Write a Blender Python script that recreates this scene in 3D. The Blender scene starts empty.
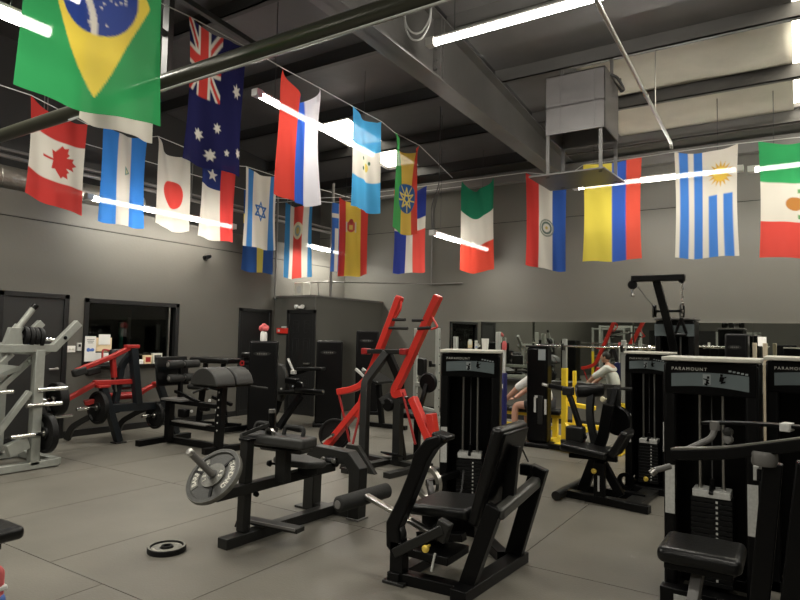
import bpy, math, random
import numpy as np
from mathutils import Vector, Matrix

random.seed(4)
SC = bpy.context.scene
COL = SC.collection
R = math.radians

# ------------------------------------------------------------------ camera, world, exposure
cam_d = bpy.data.cameras.new('camera')
cam_d.sensor_fit = 'HORIZONTAL'
cam_d.sensor_width = 36.0
cam_d.lens = 36.0 * 615.0 / 800.0
cam_d.clip_start = 0.05
cam = bpy.data.objects.new('camera', cam_d)
COL.objects.link(cam)
TH, PI_, RO = R(33.0), R(3.3), R(1.2)
fw = Vector((-math.sin(TH) * math.cos(PI_), math.cos(TH) * math.cos(PI_), math.sin(PI_)))
r0 = Vector((math.cos(TH), math.sin(TH), 0))
u0 = r0.cross(fw)
rt = r0 * math.cos(RO) + u0 * math.sin(RO)
up = u0 * math.cos(RO) - r0 * math.sin(RO)
cm = Matrix((rt, up, -fw)).transposed().to_4x4()
cm.translation = Vector((0, 0, 1.6))
cam.matrix_world = cm
SC.camera = cam

world = bpy.data.worlds.new('world')
SC.world = world
world.use_nodes = True
world.node_tree.nodes['Background'].inputs[0].default_value = (0.75, 0.72, 0.66, 1)
world.node_tree.nodes['Background'].inputs[1].default_value = 0.05
SC.view_settings.view_transform = 'Standard'
SC.view_settings.look = 'None'
SC.view_settings.gamma = 1.0
SC.view_settings.use_curve_mapping = False
SC.view_settings.exposure = 0.0
TUBE = 34.0          # emission of the ceiling tubes
LAMP_W = 62.0        # watts of each tube light
SKY = 7.0            # emission of the roof skylights
SC.cycles.max_bounces = 8
SC.cycles.diffuse_bounces = 4
SC.cycles.glossy_bounces = 4
SC.cycles.transparent_max_bounces = 12
SC.cycles.use_denoising = True
SC.cycles.sample_clamp_indirect = 6.0


# ------------------------------------------------------------------ materials
def lin(c):
    if isinstance(c, str):
        c = [int(c[i:i + 2], 16) / 255 for i in (0, 2, 4)]
    return tuple(v / 12.92 if v <= .04045 else ((v + .055) / 1.055) ** 2.4 for v in c)


def mat(name, col, rough=.5, metal=0.0, spec=.5, noise=None, bump=0.0, bscale=40, emit=None):
    """noise = (scale, amount): mottles the colour a little."""
    m = bpy.data.materials.new(name)
    m.use_nodes = True
    nt = m.node_tree
    b = nt.nodes['Principled BSDF']
    c = lin(col) if isinstance(col, str) else col
    b.inputs['Base Color'].default_value = (*c, 1)
    b.inputs['Roughness'].default_value = rough
    b.inputs['Metallic'].default_value = metal
    b.inputs['Specular IOR Level'].default_value = spec
    tc = nt.nodes.new('ShaderNodeTexCoord')
    if noise:
        n = nt.nodes.new('ShaderNodeTexNoise')
        n.inputs['Scale'].default_value = noise[0]
        n.inputs['Detail'].default_value = 6
        nt.links.new(tc.outputs['Object'], n.inputs['Vector'])
        mr = nt.nodes.new('ShaderNodeMapRange')
        mr.inputs['From Min'].default_value = .3
        mr.inputs['From Max'].default_value = .7
        mr.inputs['To Min'].default_value = 1 - noise[1]
        mr.inputs['To Max'].default_value = 1 + noise[1]
        nt.links.new(n.outputs['Fac'], mr.inputs['Value'])
        mx = nt.nodes.new('ShaderNodeVectorMath')
        mx.operation = 'SCALE'
        mx.inputs[0].default_value = c
        nt.links.new(mr.outputs[0], mx.inputs['Scale'])
        nt.links.new(mx.outputs[0], b.inputs['Base Color'])
    if bump:
        n2 = nt.nodes.new('ShaderNodeTexNoise')
        n2.inputs['Scale'].default_value = bscale
        n2.inputs['Detail'].default_value = 4
        nt.links.new(tc.outputs['Object'], n2.inputs['Vector'])
        bp = nt.nodes.new('ShaderNodeBump')
        bp.inputs['Strength'].default_value = bump
        bp.inputs['Distance'].default_value = .02
        nt.links.new(n2.outputs['Fac'], bp.inputs['Height'])
        nt.links.new(bp.outputs[0], b.inputs['Normal'])
    if emit:
        b.inputs['Emission Color'].default_value = (*emit[0], 1)
        b.inputs['Emission Strength'].default_value = emit[1]
    return m


M_FLOOR = mat('rubber_floor', (.132, .123, .103), .42, spec=.4, noise=(1.0, .2), bump=.10, bscale=70)
M_SEAM = mat('floor_seam', (.012, .011, .010), .9)
M_WALL = mat('grey_wall_paint', (.104, .099, .086), .6, spec=.3, noise=(.8, .05), bump=.05, bscale=25)
M_WALLB = mat('back_wall_paint', (.100, .097, .084), .5, spec=.35, noise=(.7, .05), bump=.05, bscale=18)
M_UNLITTOP = mat('unlit_upper_space', (.03, .029, .027), .7)
M_BLOCK = mat('charcoal_wall_paint', (.068, .066, .056), .6, noise=(.8, .05))
M_ROOFD = mat('dark_roof_liner', (.070, .067, .066), .40, noise=(.9, .2), bump=.45, bscale=2.2)
M_STEELD = mat('dark_steel', (.030, .029, .028), .45)
M_BOX = mat('sheet_metal', (.175, .165, .162), .42, noise=(1.2, .18))
M_ROOF = mat('roof_liner', (.185, .176, .172), .42, noise=(.9, .18), bump=.45, bscale=2.2)
M_STEEL = mat('grey_painted_steel', (.135, .130, .122), .42, spec=.5, noise=(1.5, .12), bump=.1, bscale=4)
M_INSUL = mat('cream_insulation', (.50, .47, .39), .7, noise=(2, .08), bump=.3, bscale=5)
M_BLACK = mat('black_powder_coat', (.0028, .0028, .0030), .36, spec=.2, noise=(30, .15))
M_CHAR = mat('charcoal_powder_coat', (.013, .013, .012), .40, spec=.35, noise=(30, .12))
M_NAVY = mat('blue_black_powder_coat', (.010, .013, .016), .38, spec=.4)
M_VINYL = mat('black_vinyl', (.005, .005, .005), .32, spec=.35, bump=.1, bscale=60)
M_VINYLG = mat('grey_vinyl', (.030, .030, .028), .5, spec=.4, bump=.1, bscale=60)
M_FOAM = mat('foam_roller', (.017, .017, .016), .65, spec=.3, bump=.15, bscale=120)
M_GLOSS = mat('black_plastic', (.0022, .0022, .0024), .28, spec=.2)
M_RED = mat('red_powder_coat', (.56, .028, .018), .33)
M_RED2 = mat('red_press_paint', (.36, .022, .018), .36)
M_DRED = mat('dark_red_powder_coat', (.30, .015, .014), .35)
M_SILVER = mat('silver_powder_coat', (.31, .32, .29), .4, metal=.2, noise=(20, .06))
M_CHROME = mat('chrome', (.72, .71, .68), .16, metal=1)
M_ROD = mat('brushed_steel', (.50, .49, .46), .3, metal=1)
M_IRON = mat('black_cast_iron', (.006, .006, .006), .5, spec=.2, bump=.2, bscale=60)
M_IRONW = mat('dark_cast_iron', (.030, .030, .026), .5, bump=.2, bscale=60)
M_IRONG = mat('grey_cast_iron', (.11, .108, .092), .45, noise=(25, .2), bump=.2, bscale=60)
M_PLATEFACE = mat('worn_cast_iron', (.16, .155, .13), .5, noise=(35, .35))
M_LETTER = mat('white_lettering', (.68, .66, .58), .5)
M_CREAM = mat('cream_shelf', (.62, .60, .52), .35)
M_PLACARD = mat('blue_grey_placard', (.135, .165, .170), .3)
M_PLACARDL = mat('pale_grey_placard', (.30, .33, .33), .3)
M_STICK = mat('pale_label', (.52, .52, .49), .45, noise=(60, .1))
M_YELLOW = mat('yellow_powder_coat', (.86, .62, .035), .38)
M_KNOB = mat('yellow_plastic', (.70, .50, .08), .35)
M_CREAMKNOB = mat('cream_plastic', (.68, .62, .42), .35)
M_WHITE = mat('white_paper', (.74, .73, .69), .6)
M_PAPERY = mat('buff_paper', (.74, .58, .36), .6)
M_BLUE = mat('blue_ink', (.08, .17, .50), .5)
M_DOOR = mat('black_door_paint', (.010, .010, .010), .4, spec=.4)
M_DOORG = mat('dark_grey_door', (.022, .022, .021), .45, spec=.4)
M_PIPE = mat('dark_pipe', (.050, .050, .036), .30, metal=.35)
M_WIRE = mat('white_wire', (.55, .55, .53), .5)
M_DWIRE = mat('dark_wire', (.05, .05, .05), .5)
M_FOIL = mat('foil_duct', (.30, .28, .24), .38, metal=.7, bump=.6, bscale=14)
M_NAVYSH = mat('navy_plastic', (.020, .022, .11), .35)
M_SKIN = mat('skin', (.50, .27, .19), .5)
M_SHIRT = mat('white_cotton', (.66, .65, .62), .8, bump=.2, bscale=14)
M_SHORTS = mat('black_cotton', (.02, .02, .022), .8)
M_HAIR = mat('dark_hair', (.015, .011, .009), .6)
M_PINK = mat('pink_red_cloth', (.62, .12, .12), .75, bump=.3, bscale=30)
M_GREEN = mat('green_print', (.05, .30, .22), .5)
M_LAMP = mat('lamp_tube', (1, 1, 1), .5, emit=((1.0, .95, .86), TUBE))
M_SKYL = mat('skylight', (1, 1, 1), .5, emit=((1.0, .93, .76), SKY))
M_HOUSING = mat('lamp_housing', (.55, .54, .52), .4)
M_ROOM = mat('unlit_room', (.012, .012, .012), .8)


def glass_mat():
    m = bpy.data.materials.new('dark_glass')
    m.use_nodes = True
    nt = m.node_tree
    nt.nodes.clear()
    o = nt.nodes.new('ShaderNodeOutputMaterial')
    t = nt.nodes.new('ShaderNodeBsdfTransparent')
    t.inputs[0].default_value = (.55, .56, .55, 1)
    g = nt.nodes.new('ShaderNodeBsdfGlossy')
    g.inputs['Roughness'].default_value = .02
    g.inputs[0].default_value = (.9, .9, .9, 1)
    f = nt.nodes.new('ShaderNodeFresnel')
    x = nt.nodes.new('ShaderNodeMixShader')
    nt.links.new(f.outputs[0], x.inputs[0])
    nt.links.new(t.outputs[0], x.inputs[1])
    nt.links.new(g.outputs[0], x.inputs[2])
    nt.links.new(x.outputs[0], o.inputs[0])
    return m


M_GLASS = glass_mat()
M_MIRROR = mat('mirror_glass', (.68, .71, .66), .015, metal=1)


# ------------------------------------------------------------------ mesh builder
def V(*a):
    return Vector(a)


def fillet(pts, rad, n=5):
    """round the corners of a polyline"""
    pts = [Vector(p) for p in pts]
    out = [pts[0]]
    for a, b, c in zip(pts, pts[1:], pts[2:]):
        d1, d2 = (a - b), (c - b)
        r = min(rad, d1.length * .48, d2.length * .48)
        p, q = b + d1.normalized() * r, b + d2.normalized() * r
        for i in range(n + 1):
            t = i / n
            out.append(p * (1 - t) ** 2 + b * 2 * t * (1 - t) + q * t * t)
    out.append(pts[-1])
    return out


class MB:
    """collects shapes given in world metres; build() links them as ONE mesh object"""

    def __init__(self, org=(0, 0, 0)):
        self.o = Vector(org)
        self.v, self.f, self.mi = [], [], []
        self.cur = 0

    def add(self, vs, fs):
        b = len(self.v)
        self.v += [Vector(p) for p in vs]
        for q in fs:
            self.f.append([b + i for i in q])
            self.mi.append(self.cur)
        return self

    def box(self, c, s, rz=0, rx=0, ry=0):
        x, y, z = s[0] / 2, s[1] / 2, s[2] / 2
        m = Matrix.Rotation(rz, 3, 'Z') @ Matrix.Rotation(ry, 3, 'Y') @ Matrix.Rotation(rx, 3, 'X')
        vs = [Vector(c) + m @ Vector((i * x, j * y, k * z)) for i in (-1, 1) for j in (-1, 1) for k in (-1, 1)]
        return self.add(vs, [(0, 1, 3, 2), (4, 6, 7, 5), (0, 4, 5, 1), (2, 3, 7, 6), (0, 2, 6, 4), (1, 5, 7, 3)])

    def span(self, a, b):
        """box between two corners"""
        a, b = Vector(a), Vector(b)
        return self.box((a + b) / 2, (abs(b.x - a.x), abs(b.y - a.y), abs(b.z - a.z)))

    def sweep(self, pts, prof, upv=(0, 0, 1), caps=True):
        pts = [Vector(p) for p in pts]
        n, k = len(pts), len(prof)
        upv = Vector(upv)
        rings = []
        for i, p in enumerate(pts):
            if i == 0:
                t = pts[1] - p
            elif i == n - 1:
                t = p - pts[i - 1]
            else:
                t = (pts[i + 1] - p).normalized() + (p - pts[i - 1]).normalized()
            t.normalize()
            s = t.cross(upv)
            if s.length < 1e-3:
                s = t.cross(Vector((0, 1, 0)) if abs(t.y) < .9 else Vector((1, 0, 0)))
            s.normalize()
            w = s.cross(t).normalized()
            sc = 1.0
            if 0 < i < n - 1:
                c = max(.4, t.dot((p - pts[i - 1]).normalized()))
                sc = 1 / c
            # widen only in the bend plane
            bend = (pts[min(i + 1, n - 1)] - p).normalized() - (p - pts[max(i - 1, 0)]).normalized() if 0 < i < n - 1 else Vector((0, 0, 0))
            ring = []
            for (a, b) in prof:
                off = s * a + w * b
                if bend.length > 1e-4:
                    bn = bend.normalized()
                    off = off + bn * off.dot(bn) * (sc - 1)
                ring.append(p + off)
            rings.append(ring)
        vs = [q for r_ in rings for q in r_]
        fs = []
        for i in range(n - 1):
            for j in range(k):
                a, b = i * k + j, i * k + (j + 1) % k
                fs.append((a, b, b + k, a + k))
        if caps:
            fs.append(tuple(reversed(range(k))))
            fs.append(tuple(range((n - 1) * k, n * k)))
        return self.add(vs, fs)

    def bar(self, p, q, w=.06, h=.06, upv=(0, 0, 1)):
        return self.rail([p, q], w, h, upv)

    def rail(self, pts, w=.06, h=.06, upv=(0, 0, 1), rad=0, n=4):
        if rad:
            pts = fillet(pts, rad, n)
        a, b = w / 2, h / 2
        return self.sweep(pts, [(-a, -b), (a, -b), (a, b), (-a, b)], upv)

    def tube(self, pts, r=.015, rad=0, seg=10, n=5):
        if rad:
            pts = fillet(pts, rad, n)
        return self.sweep(pts, [(r * math.cos(2 * math.pi * i / seg), r * math.sin(2 * math.pi * i / seg)) for i in range(seg)])

    def cyl(self, p, q, r, seg=20):
        return self.tube([p, q], r, seg=seg)

    def prism(self, poly, a, b, axis='y'):
        """extrude a 2D outline (x,z)/(y,z)/(x,y) between a and b along the axis"""
        f = {'y': lambda s, t, d: (s, d, t), 'x': lambda s, t, d: (d, s, t), 'z': lambda s, t, d: (s, t, d)}[axis]
        n = len(poly)
        vs = [f(s, t, a) for s, t in poly] + [f(s, t, b) for s, t in poly]
        fs = [tuple(range(n)), tuple(reversed(range(n, 2 * n)))]
        for i in range(n):
            j = (i + 1) % n
            fs.append((i, i + n, j + n, j))
        return self.add(vs, fs)

    def lathe(self, prof, c, ax=(0, 0, 1), seg=32):
        """prof: list of (radius, height along ax)"""
        ax = Vector(ax).normalized()
        a = ax.orthogonal().normalized()
        b = ax.cross(a)
        c = Vector(c)
        vs, fs, n = [], [], len(prof)
        for i in range(seg):
            t = 2 * math.pi * i / seg
            d = a * math.cos(t) + b * math.sin(t)
            for (r, h) in prof:
                vs.append(c + d * max(r, 1e-4) + ax * h)
        for i in range(seg):
            j = (i + 1) % seg
            for k in range(n - 1):
                fs.append((i * n + k, j * n + k, j * n + k + 1, i * n + k + 1))
        return self.add(vs, fs)

    def ball(self, c, r, seg=14):
        n = seg // 2
        s = r if isinstance(r, (tuple, list)) else (r, r, r)
        b = len(self.v)
        self.lathe([(math.sin(math.pi * i / n), -math.cos(math.pi * i / n)) for i in range(n + 1)], (0, 0, 0), seg=seg)
        for i in range(b, len(self.v)):
            p = self.v[i]
            self.v[i] = Vector((p.x * s[0], p.y * s[1], p.z * s[2])) + Vector(c)
        return self

    def build(self, name, material, parent=None, bevel=.004, seg=2, angle=35):
        me = bpy.data.meshes.new(name)
        me.from_pydata([p - self.o for p in self.v], [], self.f)
        mats = material if isinstance(material, (list, tuple)) else [material]
        for m in mats:
            me.materials.append(m)
        if len(mats) > 1:
            me.polygons.foreach_set('material_index', self.mi)
        import bmesh
        bm = bmesh.new()
        bm.from_mesh(me)
        bmesh.ops.recalc_face_normals(bm, faces=bm.faces)
        bm.to_mesh(me)
        bm.free()
        me.polygons.foreach_set('use_smooth', [True] * len(me.polygons))
        me.set_sharp_from_angle(angle=R(angle))
        ob = bpy.data.objects.new(name, me)
        COL.objects.link(ob)
        if parent is not None:
            ob.parent = parent
        else:
            ob.location = self.o
        if bevel:
            md = ob.modifiers.new('bevel', 'BEVEL')
            md.width = bevel
            md.segments = seg
            md.limit_method = 'ANGLE'
            md.angle_limit = R(40)
        return ob


def tag(ob, label, cat, group=None):
    ob['label'] = label
    ob['category'] = cat
    if group:
        ob['group'] = group
    return ob


def struct(ob):
    ob['kind'] = 'structure'
    return ob


class Thing:
    """an Empty at the thing's base that parents its parts"""

    def __init__(self, name, label, cat, loc, group=None):
        self.o = Vector(loc)
        self.e = bpy.data.objects.new(name, None)
        self.e.empty_display_size = .1
        self.e.location = self.o
        COL.objects.link(self.e)
        tag(self.e, label, cat, group)

    def mb(self):
        return MB(self.o)

    def part(self, name, m, mb, parent=None, **k):
        return mb.build(name, m, parent or self.e, **k)


def dup(root, loc, label, group=None, rz=None):
    def cp(o, par):
        c = o.copy()
        COL.objects.link(c)
        c.parent = par
        for k in o.children:
            cp(k, c)
        return c
    c = cp(root, None)
    c.location = loc
    if rz is not None:
        c.rotation_euler.z = rz
    c['label'] = label
    if group:
        c['group'] = group
    return c


def lettering(name, text, loc, size, m, parent, org, rot=(R(90), 0, 0), spacing=1.0):
    cu = bpy.data.curves.new(name, 'FONT')
    cu.body = text
    cu.size = size
    cu.extrude = .0008
    cu.space_character = spacing
    cu.align_x = 'LEFT'
    cu.materials.append(m)
    tmp = bpy.data.objects.new('tmp', cu)
    COL.objects.link(tmp)
    me = bpy.data.meshes.new_from_object(tmp.evaluated_get(bpy.context.evaluated_depsgraph_get()))
    bpy.data.objects.remove(tmp)
    ob = bpy.data.objects.new(name, me)
    COL.objects.link(ob)
    ob.parent = parent
    ob.location = Vector(loc) - Vector(org)
    ob.rotation_euler = rot
    return ob


# ------------------------------------------------------------------ the setting
XL, YB, XR, YF = -9.05, 11.5, 5.0, -8.5        # left wall, back wall, right wall, front wall


def roof_z(y):
    return 5.36 - .097 * (y - 7.74)            # underside of the purlins


m = MB()
m.box(((XL + XR) / 2 - .8, (YB + YF) / 2, -.06), (XR - XL + 2.2, YB - YF + .6, .10))
m.cur = 1
cw, rw, gap = 1.27, 1.90, .007
k = -6
y = 2.33 - 6 * rw
row = -6
while y < YB:
    off = -5.60 if row % 2 == 0 else -5.55 if row == 1 else -4.97
    x = off - 4 * cw
    while x < XR + .2:
        a, b = max(x + gap / 2, XL), min(x + cw - gap / 2, XR)
        c, d = max(y + gap / 2, YF), min(y + rw - gap / 2, YB)
        if b > a and d > c:
            m.span((a, c, -.012), (b, d, 0))
        x += cw
    y += rw
    row += 1
struct(m.build('floor', [M_SEAM, M_FLOOR], None, bevel=0))

# left wall: lower wall in paint with a window opening and a doorway, set-back wall above, its dark colour standing for unlit open space
WX = .22
m = MB()
for (a, b, c, d) in [(YF, 5.23, 0, 3.12), (5.23, 6.84, 0, 1.05), (5.23, 6.84, 2.03, 3.12), (6.84, YB, 0, 3.12), (YF, YB, 3.135, 3.49)]:
    m.span((XL - WX, a, c), (XL, b, d))
struct(m.build('wall_left', M_WALL, None, bevel=0))
m = MB()
m.span((XL - WX, YF, 3.12), (XL - .012, YB, 3.135))
struct(m.build('trim_1', M_SEAM, None, bevel=0))
m = MB()
m.span((XL - 1.0, YF, 3.40), (XL - .8, YB, 7.4))
m.span((XL - .8, YF, 3.40), (XL - .2, YB, 3.47))
struct(m.build('wall_left_upper', M_UNLITTOP, None, bevel=0))
m = MB()
m.span((XL - 1.0, YB, 0), (XR + .2, YB + .2, 3.925))
m.span((XL - 1.0, YB, 3.94), (XR + .2, YB + .2, 6.2))
m.cur = 1
m.span((XL - 1.0, YB + .012, 3.925), (XR + .2, YB + .2, 3.94))
struct(m.build('wall_back', [M_WALLB, M_SEAM], None, bevel=0))
m = MB()
m.span((XR, YF, 0), (XR + .2, YB, 7.4))
struct(m.build('wall_right', M_WALL, None, bevel=0))
m = MB()
m.span((XL - 1.0, YF - .2, 0), (XR + .2, YF, 7.6))
struct(m.build('wall_front', M_WALLB, None, bevel=0))
# roof deck (with two skylight strips left open)
SK = [(-7.60, -6.80, 8.35, 11.1), (-.02, .95, 7.0, 11.1)]


def slab(m, x0, x1, y0, y1, z0, t):
    m.add([(x0, y0, roof_z(y0) + z0), (x1, y0, roof_z(y0) + z0), (x1, y1, roof_z(y1) + z0), (x0, y1, roof_z(y1) + z0),
           (x0, y0, roof_z(y0) + z0 + t), (x1, y0, roof_z(y0) + z0 + t), (x1, y1, roof_z(y1) + z0 + t), (x0, y1, roof_z(y1) + z0 + t)],
          [(0, 1, 2, 3), (4, 7, 6, 5), (0, 4, 5, 1), (1, 5, 6, 2), (2, 6, 7, 3), (3, 7, 4, 0)])


m = MB()
xs = [XL - 1.0, SK[0][0], SK[0][1], -3.72, SK[1][0], SK[1][1], XR + .2]
m.cur = 1                                # the bay left of the girder has a darker liner
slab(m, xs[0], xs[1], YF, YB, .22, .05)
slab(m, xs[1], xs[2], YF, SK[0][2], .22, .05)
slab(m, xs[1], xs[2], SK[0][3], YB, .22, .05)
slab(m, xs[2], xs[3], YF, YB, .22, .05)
m.cur = 0
slab(m, xs[3], xs[4], YF, YB, .22, .05)
slab(m, xs[4], xs[5], YF, SK[1][2], .22, .05)
slab(m, xs[4], xs[5], SK[1][3], YB, .22, .05)
slab(m, xs[5], xs[6], YF, YB, .22, .05)
struct(m.build('ceiling', [M_ROOF, M_ROOFD], None, bevel=0))
for i, (a, b, c, d) in enumerate(SK):
    m = MB(((a + b) / 2, (c + d) / 2, roof_z((c + d) / 2) + .29))
    slab(m, a, b, c, d, .28, .02)
    o = m.build('skylight', M_SKYL, None, bevel=0)
    tag(o, ['bright roof skylight panel glimpsed behind the blue and white striped flag', 'bright tall roof skylight at the right edge of the picture between ceiling beams'][i], 'skylight')
# purlins
pn = 0
for k in range(-11, 3):
    yy = 8.2 + 1.5 * k
    z = roof_z(yy)
    for xa, xb, mm in ((XL - .8, -3.72, M_STEELD), (-3.72, XR, M_STEEL)):  # purlins are darker left of the girder
        m = MB(((xa + xb) / 2, yy, z))
        m.span((xa, yy - .012, z), (xb, yy + .012, z + .22))
        m.span((xa, yy - .07, z), (xb, yy, z + .016))
        m.span((xa, yy, z + .204), (xb, yy + .07, z + .22))
        m.span((xa, yy - .07, z), (xb, yy - .056, z + .035))
        struct(m.build('ceiling_purlin', mm, None, bevel=0))


def girder(x, name):
    m = MB((x, 5, 4.7))

    def zb(y):
        return 4.73 - .020 * (y - 4.84)
    y0, y1 = YF, YB
    for (dx0, dx1, b0, b1) in [(-.012, .012, 0, None), (-.13, .13, 0, .022), (-.13, .13, -.022, 'top')]:
        vs = []
        for yy in (y0, y1):
            lo = zb(yy) + b0 if b1 != 'top' else roof_z(yy) - .022
            hi = roof_z(yy) if b1 in (None, 'top') else zb(yy) + b1
            vs += [(x + dx0, yy, lo), (x + dx1, yy, lo), (x + dx1, yy, hi), (x + dx0, yy, hi)]
        m.add(vs, [(0, 1, 2, 3), (7, 6, 5, 4), (0, 4, 5, 1), (1, 5, 6, 2), (2, 6, 7, 3), (3, 7, 4, 0)])
    for yy in (6.35, 6.42):
        m.span((x - .12, yy - .01, zb(yy)), (x + .12, yy + .01, roof_z(yy)))
        for zz in (4.85, 4.95, 5.1, 5.25):
            m.cyl((x + .06, yy - .04, zz), (x + .06, yy + .04, zz), .016, 8)
    return struct(m.build(name, M_STEEL, None, bevel=0))


girder(-3.72, 'ceiling_girder')
girder(3.2, 'ceiling_girder')
# eave strut with bracing along the back wall
m = MB((0, YB - .1, 4.75))
m.span((XL, YB - .16, 4.70), (XR, YB, 4.92))
struct(m.build('trim_2', M_STEEL, None, bevel=.01))
# cream insulation blanket sagging between two purlins at the right
m = MB((0, 9, 5.4))
nx, ny = 24, 8
vs, fs = [], []
for i in range(nx + 1):
    for j in range(ny + 1):
        s, t = i / nx, j / ny
        x = -2.6 + 2.58 * s
        yy = 8.30 + 1.31 * t
        z = roof_z(yy) + .185 - .14 * math.sin(math.pi * t) * (.6 + .4 * math.sin(s * 9 + .7))
        if s > .9:
            z += .1 * ((s - .9) / .1) ** 2 * math.sin(math.pi * t)
        vs.append((x, yy, z))
for i in range(nx):
    for j in range(ny):
        a = i * (ny + 1) + j
        fs.append((a, a + 1, a + ny + 2, a + ny + 1))
m.add(vs, fs)
o = m.build('insulation_blanket', M_INSUL, None, bevel=0)
tag(o, 'sagging cream insulation blanket stretched between two ceiling beams beside the skylight', 'insulation')
o.modifiers.new('solid', 'SOLIDIFY').thickness = .02
m = MB((0, 10.45, 5.2))
vs, fs = [], []
for i in range(nx + 1):
    for j in range(ny + 1):
        s, t = i / nx, j / ny
        yy = 9.80 + 1.31 * t
        vs.append((-2.6 + 2.58 * s, yy, roof_z(yy) + .18 - .10 * math.sin(math.pi * t) * (.7 + .3 * math.sin(s * 7))))
for i in range(nx):
    for j in range(ny):
        a = i * (ny + 1) + j
        fs.append((a, a + 1, a + ny + 2, a + ny + 1))
m.add(vs, fs)
o = m.build('insulation_blanket', M_INSUL, None, bevel=0)
tag(o, 'narrower cream insulation strip nearest the back wall under the roof', 'insulation')
o.modifiers.new('solid', 'SOLIDIFY').thickness = .02

# the small built-out room in the far left corner
BX, BY, BZ = -7.95, 9.2, 2.33
m = MB()
m.span((XL, BY, 0), (BX, YB, BZ))
struct(m.build('wall_corner_room', M_BLOCK, None, bevel=.01))
m = MB()
m.span((XL, BY - .02, BZ - .005), (BX + .02, YB, BZ + .03))
struct(m.build('trim_3', M_STEEL, None, bevel=0))


def panel_door(name, c, w, h, axis, six=False, frame=M_DOOR, leaf=M_DOOR, wood=.07, proud=.03):
    """door standing in a wall face; axis 'x' = wall face looks +X, 'y' = looks -Y"""
    m = MB(c)
    cx, cy, cz = c

    def sp(mb, a0, a1, z0, z1, d0, d1):
        if axis == 'x':
            mb.span((cx + d0, cy + a0, cz + z0), (cx + d1, cy + a1, cz + z1))
        else:
            mb.span((cx + a0, cy - d1, cz + z0), (cx + a1, cy - d0, cz + z1))
    sp(m, -w / 2, -w / 2 + wood, 0, h, 0, proud)
    sp(m, w / 2 - wood, w / 2, 0, h, 0, proud)
    sp(m, -w / 2, w / 2, h - wood, h, 0, proud)
    fr = struct(m.build(name, frame, None, bevel=.004))
    m = MB(c)
    a = w / 2 - wood
    sp(m, -a, a, .01, h - wood, 0, .010)
    if six:
        for s in (-1, 1):
            for z0, z1 in ((.15, .75), (.9, 1.5), (1.6, 1.85)):
                x0, x1 = sorted((s * .06, s * (a - .08)))
                sp(m, x0, x1, z0, z0 + .02, .01, .018)
                sp(m, x0, x1, z1 - .02, z1, .01, .018)
                sp(m, x0, x0 + .02, z0, z1, .01, .018)
                sp(m, x1 - .02, x1, z0, z1, .01, .018)
                sp(m, x0 + .05, x1 - .05, z0 + .05, z1 - .05, .01, .016)
    lf = m.build('door_leaf', leaf, fr, bevel=.003)
    m = MB(c)
    sp(m, a - .09, a - .06, 1.0, 1.03, .01, .06)
    sp(m, a - .19, a - .06, 1.0, 1.025, .05, .065)
    m.build('door_handle', M_ROD, lf, bevel=.003)
    return fr


panel_door('door_1', (XL, 4.47, 0), .96, 2.10, 'x', leaf=M_DOORG)
panel_door('door_2', (XL, 8.68, 0), .86, 2.07, 'x')
panel_door('door_3', (-8.29, BY, 0), .76, 2.07, 'y', six=True)
panel_door('door_4', (-6.8, YF, 0), 1.0, 2.1, 'y').rotation_euler.z = math.pi
panel_door('door_5', (-4.6, YF, 0), 1.0, 2.1, 'y').rotation_euler.z = math.pi

# window in the left wall: dark office behind glass
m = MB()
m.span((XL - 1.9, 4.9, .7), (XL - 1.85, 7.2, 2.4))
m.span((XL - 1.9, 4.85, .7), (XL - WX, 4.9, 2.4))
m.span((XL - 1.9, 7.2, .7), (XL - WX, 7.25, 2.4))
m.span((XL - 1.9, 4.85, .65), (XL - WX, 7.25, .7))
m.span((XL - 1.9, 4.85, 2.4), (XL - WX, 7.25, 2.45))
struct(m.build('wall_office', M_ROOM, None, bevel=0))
m = MB((XL, 6.03, 1.05))
for a, b, c, d in [(5.19, 5.26, 1.01, 2.07), (6.81, 6.88, 1.01, 2.07), (5.19, 6.88, 2.0, 2.07), (5.19, 6.88, 1.01, 1.08)]:
    m.span((XL - .12, a, c), (XL + .02, b, d))
win = struct(m.build('window_1', M_DOOR, None, bevel=.003))
m = MB((XL, 6.03, 1.05))
m.span((XL - .06, 5.26, 1.08), (XL - .055, 6.81, 2.0))
m.build('window_glass', M_GLASS, win, bevel=0)
m = MB((XL, 6.03, 1.05))
m.span((XL - .05, 6.70, 1.08), (XL - .02, 6.725, 2.0))
m.build('window_mullion', M_ROD, win, bevel=0)
m = MB((XL, 6.03, 1.05))
m.span((XL - .05, 5.19, 1.02), (XL + .10, 6.88, 1.05))
m.build('window_sill', M_DOOR, win, bevel=.003)

# mirror along the back wall
pw = (XR - .05 + 6.2) / 6
labs = ['leftmost mirror panel, reflecting the dark office window', 'second mirror panel from the left, behind the slim black tower', 'third mirror panel from the left, behind the tall cable tower',
        'fourth mirror panel, behind the nearest black towers at the right edge', 'fifth mirror panel, beyond the right edge of the view', 'last mirror panel, against the right wall']
for k in range(6):                      # panels angled slightly to shift what they reflect
    x0 = -6.2 + k * pw
    m = MB((x0, YB, 1.36))
    dy = .055
    m.add([(x0, YB - .008, .80), (x0 + pw - .003, YB - .008 - dy, .80), (x0 + pw - .003, YB - .002, .80), (x0, YB - .002, .80),
           (x0, YB - .008, 1.92), (x0 + pw - .003, YB - .008 - dy, 1.92), (x0 + pw - .003, YB - .002, 1.92), (x0, YB - .002, 1.92)],
          [(0, 3, 2, 1), (4, 5, 6, 7), (0, 1, 5, 4), (1, 2, 6, 5), (2, 3, 7, 6), (3, 0, 4, 7)])
    tag(m.build('wall_mirror', M_MIRROR, None, bevel=0), labs[k], 'mirror', 'mirror panels on the back wall')
m = MB((-2, YB, .78))
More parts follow.
